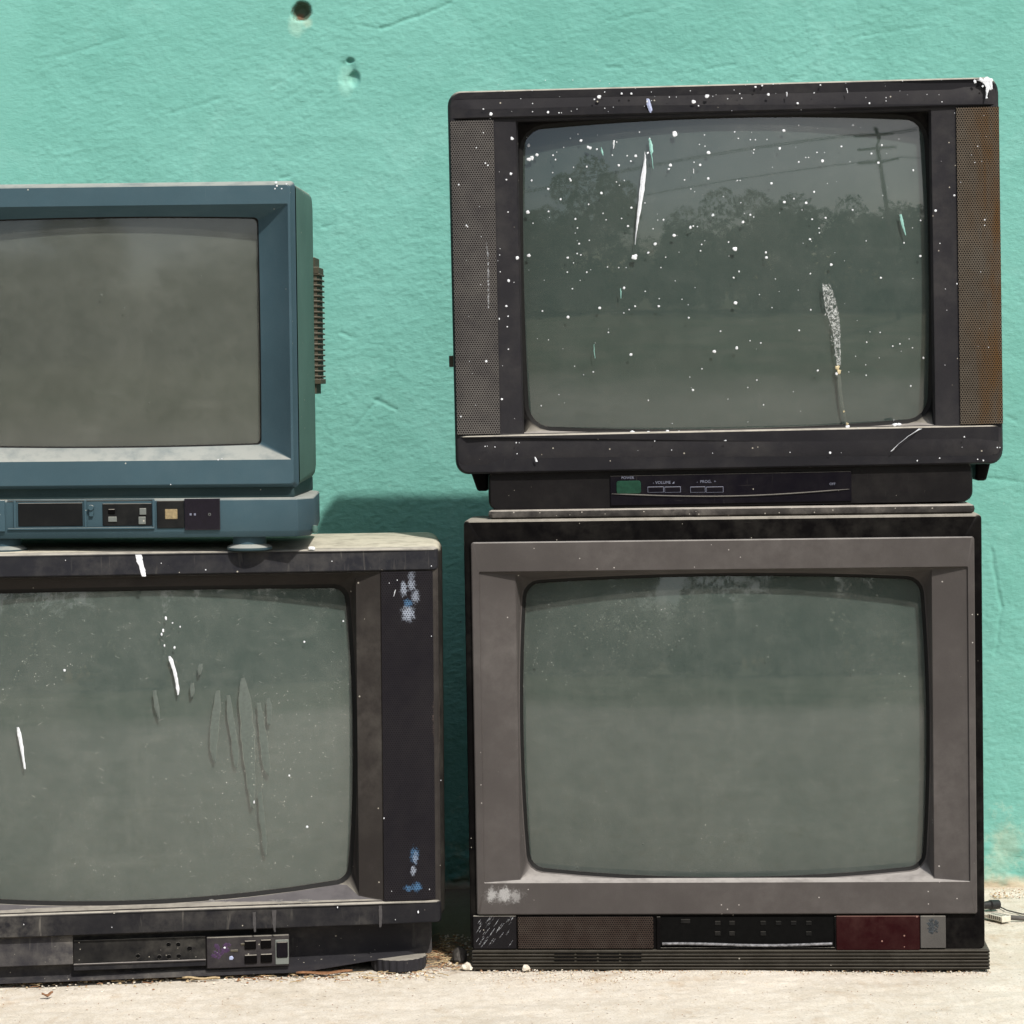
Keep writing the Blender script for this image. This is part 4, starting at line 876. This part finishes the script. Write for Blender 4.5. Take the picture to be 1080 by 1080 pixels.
# ================================================================ UPPER LEFT: small blue-grey set
def tv_upper_left():
    zf = ll_top + .0006
    T = TV('television', -.4151, -.045, zf, -1.83, .02, 'smaller faded blue-grey television standing on top of the left stack')
    XL = T.L(-62, 360)[0]; _, X1, Z0, Z1 = T.R(0, 195, 310, 513)
    X1 = (T.L(304, 200)[0]+T.L(313, 510)[0])/2
    sc = T.R(-28, 233, 272.5, 468.5, .03); gm = MB(); yf = glass(T, gm, sc, .013, 1.35, .006, .0015, .002)
    O = lambda i, y, r: rrect(XL+i, X1-i, Z0+i, Z1-i, r, y)
    ix0 = T.L(-52, 360)[0]; ix1 = X1-.0035; iz0 = T.R(0, 486, 300, 486)[2]; iz1 = T.R(0, 216.5, 300, 217)[3]
    lip = lambda g, dy, r: rrect(sc[0]-g, sc[1]+g, sc[2]-g, sc[3]+g, r, 0, .0015, .002, yf=lambda x, z: yf(x, z)+dy)
    fr = MB()
    fr.loft([O(-.0035, .0145, .006), O(0, .006, .005), O(.0008, .0012, .004), O(.002, .0, .004), rrect(ix0, ix1, iz0, iz1, .001, .0), rrect(ix0+.0006, ix1-.0006, iz0+.0006, iz1-.0006, .001, .0010),
             lip(.0026, -.0015, .005), lip(.0020, -.001, .005), lip(0, .0012, .004)], [0]*6+[0, 1])
    y0_ = lambda x, z: -.0001
    for a, b_, d in [(291, 192.5, 3), (292, 196, 2), (290, 199, 1.6), (297, 199, 1.5), (302, 194, 1.8), (230, 485, 1.5), (234, 484, 1.2), (180, 511, 1.2)]: px_blob(T, fr, a, b_, d, y0_, 2, .0003)
    T.part('front_frame', fr, [M['teal'], M['gasket'], M['paint']])
    for a, b_, d in [(107, 311, 2.6), (70, 298, 1.6), (159, 349, 1.6), (131, 325, 1.8), (85, 242, 1.6), (44, 241, 1.4), (14, 245, 1.4), (157, 425, 1.6), (212, 291, 1.6)]: px_blob(T, gm, a, b_, d, yf, 1, .0003)
    T.part('picture_tube', T.tube_mesh, M['tube_ul']); T.part('screen_glass', gm, [M['glass_ul'], M['smear']])
    # cabinet side and rear
    sx = lambda px, py, y: T.L(px, py, y)[0]
    cb = MB(); xa = X1+.0045; cb.loft([rrect(XL-.004, xa, Z0-.0008, Z1+.0005, .006, .0150), rrect(XL-.0045, xa+.0006, Z0-.0008, Z1+.0006, .007, .02), rrect(XL-.008, sx(331, 360, .15), Z0+.002, Z1+.001, .012, .15), rrect(XL-.008, sx(331.5, 360, .20), Z0+.004, Z1-.003, .014, .20),
             rrect(XL+.02, sx(322, 360, .26), Z0+.02, Z1-.03, .02, .26), rrect(XL+.06, sx(300, 360, .32), Z0+.04, Z1-.05, .02, .36)], 0, False, True)
    T.part('cabinet', cb, M['teal_side'])
    # louvred rear grille standing out of the side
    v = MB(); y = .212
    r = T.R(318, 282, 338.5, 405, y); v.box(r[0], r[1]-.0035, y-.008, y+.06, r[2]+.002, r[3]-.002, 0)
    v.box(r[0], r[1]+.0002, y-.010, y+.05, r[2], r[2]+.006, 0); v.box(r[0], r[1]-.001, y-.010, y+.05, r[3]-.008, r[3], 0)
    nn = 20
    for i in range(nn):
        z = r[2]+.008+(r[3]-r[2]-.018)*i/(nn-1); v.box(r[0], r[1], y-.0095, y+.05, z, z+.0021, 0)
    v.box(r[0], r[1]-.006, y-.006, y+.05, r[3]-.001, r[3]+.012, 0); v.box(r[0], r[1]-.006, y-.006, y+.05, r[2]-.012, r[2]+.001, 0)
    T.part('rear_louvre', v, M['brown'], bevel=.0005)
    # stepped base
    zt = Z0-.0010; zc = T.L(200, 524, .012)[1]
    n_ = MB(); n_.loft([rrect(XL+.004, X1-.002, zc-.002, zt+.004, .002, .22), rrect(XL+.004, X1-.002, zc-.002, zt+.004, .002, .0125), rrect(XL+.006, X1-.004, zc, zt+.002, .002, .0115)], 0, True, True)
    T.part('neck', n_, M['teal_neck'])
    bx1 = T.L(314, 545, .004)[0]; bx2 = T.L(331, 540, .035)[0]; bxb = T.L(337, 540, .20)[0]; z1 = T.L(200, 526.5, .004)[1]; z0 = T.L(200, 561, .004)[1]; z0b = z0-.0055
    XLb = XL-.004
    def plan(i, y0): return [(XLb+i, y0+.20), (XLb+i, y0+i), (bx1-i*.4, y0+i), (bx2-i, y0+.03+i*.4), (bxb-i, y0+.20)]
    b = MB(); b.loft([[(x, y, z) for x, y in plan(i, .002)] for i, z in ((.004, z0b-.001), (.003, z0b), (.0005, z0), (0, z0+.001), (0, z1-.0015), (.0012, z1), (.006, z1+.001))], 0, True, True)
    T.part('base', b, M['teal'], bevel=.0006)
    # flange at the right hand corner
    k = MB(); c = T.L(333, 559, .04); k.loft([[(c[0]+.0035*q*cos(2*pi*i/12), .03+.0035*q*sin(2*pi*i/12), c[1]-.003+zz) for i in range(12)] for zz, q in ((0, .7), (.002, 1), (.006, 1), (.009, .7))], 0, True, True); T.part('screw_boss', k, M['teal_side'])
    yb = .0018
    def plate(name, a0, b0, a1, b1, mat, yf_=.0012, yb_=.0035, e=.0005, par=None, **kw):
        m = MB(); m.plate(*T.R(a0, b0, a1, b1, yf_), yf_, yb_, .0006, e, **kw); o = T.part(name, m, mat, par); return o
    # open control bay
    m = MB(); x0, x1_, za, zb_ = T.R(8, 527.5, 163, 556.5, .001)
    m.box(x0, x1_, -.0008, .0019, za-.002, za); m.box(x0, x1_, .0002, .0019, zb_, zb_+.0012)
    for a in (15.5, 90, 162): xx = T.L(a, 540, 0)[0]; m.box(xx-.0013, xx+.0013, -.0004, .0019, za, zb_)
    T.part('bay_frame', m, M['teal'], bevel=.0004)
    plate('flap', -60, 528, 5, 561, M['teal'], -.0008, .0035)
    plate('label_strip', 19, 530.5, 87, 555, M['bay2'], .0010)
    bp_ = plate('button_panel', 108, 531, 160, 554.5, M['bay2'], .0010)
    for a0, b0, a1, b1 in [(114, 545, 123, 550.5), (146, 545, 153.5, 553), (147, 536, 154, 543)]: plate('button', a0, b0, a1, b1, M['bare'], -.0006, .0020, par=bp_)
    plate('button', 114, 537, 121, 542, M['black_gloss'], -.0004, .0020, par=bp_)
    m = MB(); c = T.L(96, 535.5, -.001); m.tube([(c[0], .0018, c[1]), (c[0], -.0035, c[1])], .0032, 12); m.box(c[0]-.0022, c[0]+.0022, -.0015, .0015, c[1]-.010, c[1]-.003); T.part('latch', m, M['teal'], bevel=.0004)
    sf = plate('sensor_frame', 165.5, 528, 194, 557, M['bay2'], .0002); plate('sensor_window', 174, 537, 187, 547.5, M['ochre'], -.0003, .002, par=sf)
    pw = plate('power_window', 194.5, 526, 232, 559, M['dark_lens'], -.0006, .0035)
    m = MB(); c = T.L(221, 542.5, -.001); m.tube([(c[0], 0, c[1]), (c[0], -.0009, c[1])], .0016, 12); m.tube([(c[0], -.0009, c[1]), (c[0], -.0011, c[1])], .0010, 12, 1); T.part('power_mark', m, [M['bare'], M['dark_lens']], pw)
    m = MB()
    for a in (201, 205.5): x, z = T.L(a, 542.5, -.001); m.box(x-.0011, x+.0011, -.0008, -.0005, z-.0012, z+.0012)
    T.part('indicator', m, M['legend'], pw)
    # feet
    for a in (262, 3):
        cx, _ = T.L(a, 572, .02); m = MB(); rr = 25/908; zt_ = z0b+.002
        prof = [(rr*.80, .0), (rr*.93, .0012), (rr*.96, .0035), (rr*.88, .0055), (rr*.70, .0075), (rr*.66, max(zt_, .009))]
        m.loft([[(cx+q*cos(2*pi*i/32), .030+q*sin(2*pi*i/32), z) for i in range(32)] for q, z in prof], 0, True, True); T.part('foot', m, M['teal'])
    return T
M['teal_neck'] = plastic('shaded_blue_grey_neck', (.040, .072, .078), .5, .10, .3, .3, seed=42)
M['bay2'] = plastic('dark_bay_plastic', (.012, .013, .014), .5, .25, .5, .8, seed=41)
UL = tv_upper_left()

# ================================================================ SMALL THINGS ON THE GROUND
def stone(name, px, py, w_, h_, mat, label, cat='stone', group=None, seed=0, flat=1):
    p = gpt(px, py); r = random.Random(seed+int(px*7)); bm = bmesh.new(); bmesh.ops.create_icosphere(bm, subdivisions=2, radius=1); rough = .08 if name == 'clod' else .22
    for v in bm.verts:
        q = 1+r.uniform(-rough, rough); v.co = Vector((v.co.x*w_*q, v.co.y*w_*.8*q*flat, max(-.3, v.co.z*q)*h_))
    me = bpy.data.meshes.new(name); bm.to_mesh(me); bm.free(); me.materials.append(mat); o = bpy.data.objects.new(name, me); COL.objects.link(o)
    o.location = (p.x, p.y, h_*.22-.001); o.rotation_euler = (0, 0, r.uniform(0, 3)); tag(o, label, cat, group); return o
M['pebble'] = plain('pale_pebble', (.55, .50, .42), .85, .2, .2, 300)
M['darkstone'] = plain('dark_clod', (.06, .055, .05), .8, .3, .5, 200)
M['leaf'] = plain('dry_leaf', (.22, .11, .055), .7, .3, .3, 300)
M['straw'] = plain('dry_straw', (.38, .29, .17), .8, .2, .3, 300)
stone('stone', 555, 1022, .0055, .0052, M['pebble'], 'small whitish stone at the foot of the lower right television', seed=3)
stone('stone', 492, 1021, .0075, .0065, M['pebble'], 'flat pale stone in the gap between the two stacks', seed=4)
stone('clod', 485, 1013, .0115, .016, M['darkstone'], 'round dark lump in the gap between the two stacks', 'lump', seed=5)
def leaf(px, py, l, wd, mat, label, ang, name='dry_leaf', curl=.3):
    p = gpt(px, py); mb = MB(); n = 8; vs = []
    for i in range(n+1):
        q = i/n; ww = wd*sin(pi*min(max(q, .04), .97))**.7*(1+.25*sin(q*17)); x = (q-.5)*l; z = .0012+curl*l*(2*q-1)**2*.4+.0008*sin(q*9)
        vs += [(x, -ww, z+.0015), (x, 0, z), (x, ww, z+.0022)]
    mb.add(vs, [(3*i+j, 3*i+j+1, 3*i+j+4, 3*i+j+3) for i in range(n) for j in (0, 1)], 0)
    o = mb.build(name, mat); s = o.modifiers.new('thick', 'SOLIDIFY'); s.thickness = .0005; o.location = p; o.location.z = .0; o.rotation_euler = (0, 0, ang); tag(o, label, 'leaf'); return o
leaf(50, 1052, .014, .0035, M['leaf'], 'small curled brown leaf on the pale ground below the lower left television', .6, curl=.5)
leaf(342, 1028.5, .066, .0052, M['leaf'], 'long flat dry leaf against the base of the lower left television', .12, curl=.05)
leaf(212, 1034, .045, .0022, M['straw'], 'thin dry leaf sliver under the button panel of the lower left television', -.1, curl=.02)
# loose grit, straw and crumbs along the foot of the sets: uncountable
mb = MB()
def crumb(x, y, s_):
    b = bmesh.new(); a = rng.uniform(0, 3); c_, sn = cos(a), sin(a); v = [(-1, -.7, 0), (1, -.6, 0), (.8, .8, 0), (-.7, .7, 0), (-.5, -.3, .9), (.6, -.2, .8), (.3, .5, .7)]
    v = [(x+s_*(p*c_-q*sn)*rng.uniform(.7, 1.3), y+s_*(p*sn+q*c_), s_*r_*rng.uniform(.6, 1.1)-.0012) for p, q, r_ in v]; b.free()
    mb.add(v, [(0, 1, 5, 4), (1, 2, 6, 5), (2, 3, 6), (3, 0, 4, 6), (4, 5, 6)], rng.choice((0, 0, 1, 2)))
def twig(x, y, l, a): 
    c_, s_ = cos(a), sin(a); b = rng.uniform(-.2, .2)
    mb.tube([(x, y, .0004), (x+l*.5*c_-b*l*s_, y+l*.5*s_+b*l*c_, .0012), (x+l*c_, y+l*s_, .0005)], .0003+rng.random()*.0003, 4, rng.choice((1, 1, 2)))
for _ in range(620):
    a = rng.uniform(0, 460); p = gpt(a, 1036.5-a*.020+abs(rng.gauss(0, 4))-3.5); crumb(p.x, p.y, rng.uniform(.0005, .0019))
for _ in range(110):
    a = rng.uniform(20, 460); p = gpt(a, 1036-a*.020+abs(rng.gauss(0, 3.5))-3); twig(p.x, p.y, rng.uniform(.005, .018), rng.gauss(0, .5))
for _ in range(900):
    a = rng.uniform(500, 1045); p = gpt(a, 1023+abs(rng.gauss(0, 3))-1); crumb(p.x, p.y, rng.uniform(.0003, .0012))
for _ in range(380):
    p = gpt(rng.gauss(600, 60), 1029+abs(rng.gauss(0, 5))); crumb(p.x, p.y, rng.uniform(.0003, .0009))
for _ in range(260):
    p = gpt(rng.uniform(462, 500), rng.uniform(985, 1022)); crumb(p.x, p.y, rng.uniform(.0005, .002))
for _ in range(130):
    p = gpt(rng.gauss(464, 12), rng.gauss(1010, 8)); twig(p.x, p.y, rng.uniform(.006, .02), rng.uniform(0, 3))
for _ in range(900):
    p = gpt(rng.uniform(0, 1080), rng.uniform(1030, 1079)); crumb(p.x, p.y, rng.uniform(.0003, .0008))
for _ in range(160):
    p = gpt(rng.uniform(1044, 1080), rng.uniform(936, 946)); crumb(p.x, p.y, rng.uniform(.0005, .0018))
o = mb.build('ground_litter', [M['pebble'], M['straw'], M['leaf']]); tag(o, 'loose grit, straw and crumbs scattered along the foot of the televisions', 'litter', kind='stuff')

# connector on its flat ribbon, black plug, grey cable behind the right stack
M['ivory'] = plain('ivory_plastic', (.56, .53, .45), .5, .4, .08)
M['cable_grey'] = plain('grey_cable', (.09, .085, .08), .6, .4, .15)
M['cable_black'] = plain('black_rubber', (.012, .012, .012), .5, .4, .15)
p = gpt(1053, 971); cr = empty('connector', (p.x, p.y, .0), Matrix.Rotation(radians(-58), 3, 'Z')); cr.scale = (.8, .8, .8); tag(cr, 'ivory wire connector with a row of slots, lying right of the lower right television', 'connector')
mb = MB(); mb.box(-.017, .017, -.008, .008, .001, .0095); mb.box(.017, .019, -.0095, .0095, .0005, .0105); mb.build('housing', M['ivory'], cr, bevel=.001)
mb = MB()
for i in range(6): x = -.012+i*.0046; mb.box(x-.0009, x+.0009, -.0082, -.0078, .003, .0085); mb.box(x-.0009, x+.0009, -.005, .003, .0094, .0097)
mb.build('slots', M['cable_black'], cr)
mb = MB(); mb.box(-.045, -.0172, -.007, .007, .002, .0075); mb.build('wire_ribbon', M['ivory'], cr, bevel=.001)
mb = MB(); a = gpt(1030, 962); b = gpt(1043, 960.5); c = gpt(1053, 959.5)
mb.tube([(a.x-.02, a.y+.01, .008), (a.x, a.y, .008), (b.x, b.y, .0075), (b.x+.002, b.y, .0075), (c.x, c.y, .007), (c.x+.001, c.y, .007)], [.0045, .0045, .0055, .0068, .0062, .003], 12)
o = mb.build('plug', M['cable_black']); tag(o, 'black cable end poking out behind the lower right television', 'plug')
mb = MB(); pts = [gpt(q, w_) for q, w_ in ((1035, 968), (1050, 967.5), (1062, 970), (1075, 971), (1095, 971.5), (1130, 968), (1170, 970))]
mb.tube([(q.x, q.y, .0032) for q in pts], .0032, 10); o = mb.build('cable', M['cable_grey']); tag(o, 'grey cable running right along the ground towards the photo edge', 'cable')
mb = MB(); pts = [gpt(q, w_) for q, w_ in ((1044, 958), (1052, 956), (1062, 961), (1078, 965), (1100, 966))]
mb.tube([(q.x, q.y, .0012) for q in pts], .0010, 8); o = mb.build('wire', M['cable_grey']); tag(o, 'thin brown wire curling above the grey cable on the ground', 'wire')

# ================================================================ WHAT THE TUBES REFLECT: trees and a power pole across the yard
def leafmat(name, c):
    m, t, b = nodes(name); co = objco(t)
    t.links.new(nmix(t, nmap(t, nnoise(t, co, .9, 3), .3, .7), tuple(x*.7 for x in c), tuple(x*1.4 for x in c)), b.inputs['Base Color']); b.inputs['Roughness'].default_value = .6; return m
LM = [leafmat('foliage_dark', (.035, .062, .025))]; BK = plain('bark', (.10, .08, .06), .9)
WOOD_V = []; WOOD_T = MB()
def tree(x, y, h, r, seed):
    R_ = np.random.RandomState(seed); t = MB(); t.tube([(0, 0, -.05), (.05, 0, h*.3), (-.05, .1, h*.6), (0, .1, h*.85)], [.16, .12, .08, .03], 8)
    for k in range(7):
        a = k*2.4; t.tube([(0, 0, h*(.28+.06*k)), (r*.4*cos(a), r*.4*sin(a), h*(.42+.06*k)), (r*.75*cos(a), r*.75*sin(a), h*(.5+.06*k))], [.06, .035, .012], 6)
    WOOD_T.add([(a+x, b+y, c) for a, b, c in t.v], t.f, 1)
    n = 15000; cl = []; 
    for k in range(40):
        a = R_.uniform(0, 6.28); q = R_.uniform(.1, 1)**.6; zz = R_.uniform(.10, .95); cl.append((r*q*cos(a)*(1.1-.5*abs(zz-.55)), r*q*sin(a)*(1.1-.5*abs(zz-.55)), h*zz, r*R_.uniform(.22, .42)))
    C_ = np.array(cl)[R_.randint(0, 40, n)]; d = R_.normal(size=(n, 3)); d /= np.linalg.norm(d, axis=1)[:, None]; P = C_[:, :3]+d*(C_[:, 3]*R_.uniform(.5, 1, n)**.5)[:, None]
    u = R_.normal(size=(n, 3)); u /= np.linalg.norm(u, axis=1)[:, None]; v = np.cross(u, R_.normal(size=(n, 3))); v /= np.linalg.norm(v, axis=1)[:, None]; s = R_.uniform(.05, .11, n)[:, None]
    V = np.stack([P-u*s, P+v*s*.6, P+u*s, P-v*s*.6], 1).reshape(-1, 3)
    WOOD_V.append(V+np.array([x, y, 0]))
for i, (x, y, h, r) in enumerate([(-8.6, -19, 4.4, 2.4), (-5.9, -19, 5.9, 2.2), (-1.9, -20, 3.7, 2.2), (1.2, -19, 4.3, 2.3), (3.9, -20, 4.5, 2.4), (6.6, -19, 4.0, 2.2), (9.4, -20, 4.1, 2.4), (12.4, -19, 4.8, 2.8), (-12, -20, 5.0, 2.8), (-16, -20, 5, 3), (16, -21, 5, 3.0)]):
    tree(x, y, h, r, i)
V = np.concatenate(WOOD_V).tolist(); WOOD_T.add(V, [(4*i, 4*i+1, 4*i+2, 4*i+3) for i in range(len(V)//4)], 0)
me = bpy.data.meshes.new('tree_belt'); me.from_pydata(WOOD_T.v, [], WOOD_T.f); me.materials.append(LM[0]); me.materials.append(BK); me.polygons.foreach_set('material_index', WOOD_T.m)
o = bpy.data.objects.new('tree_belt', me); COL.objects.link(o); tag(o, 'belt of leafy green trees across the yard, reflected in the picture tubes', 'woodland', kind='stuff')
pr = empty('utility_pole', (4.7, -12, 0), Matrix.Rotation(radians(-6), 3, 'Y')); tag(pr, 'wooden power pole with cross arms, reflected at the top right of the spattered tube', 'utility pole')
mb = MB(); mb.tube([(0, 0, -.1), (.0, 0, 5.3)], [.075, .05], 10); mb.build('pole', BK, pr)
for z in (4.3, 4.7, 5.1):
    mb = MB(); mb.box(-.6, .6, -.13, -.09, z, z+.06); mb.build('cross_arm', BK, pr)
mb = MB()
for dx, z in ((-.6, 5.2), (.6, 5.2), (0, 4.4)): mb.tube([(dx-30, -.13, z), (dx-15, -.13, z-.6), (dx, -.13, z), (dx+15, -.13, z-.6), (dx+30, -.13, z)], .012, 5)
mb.build('power_line', M['cable_black'], pr)
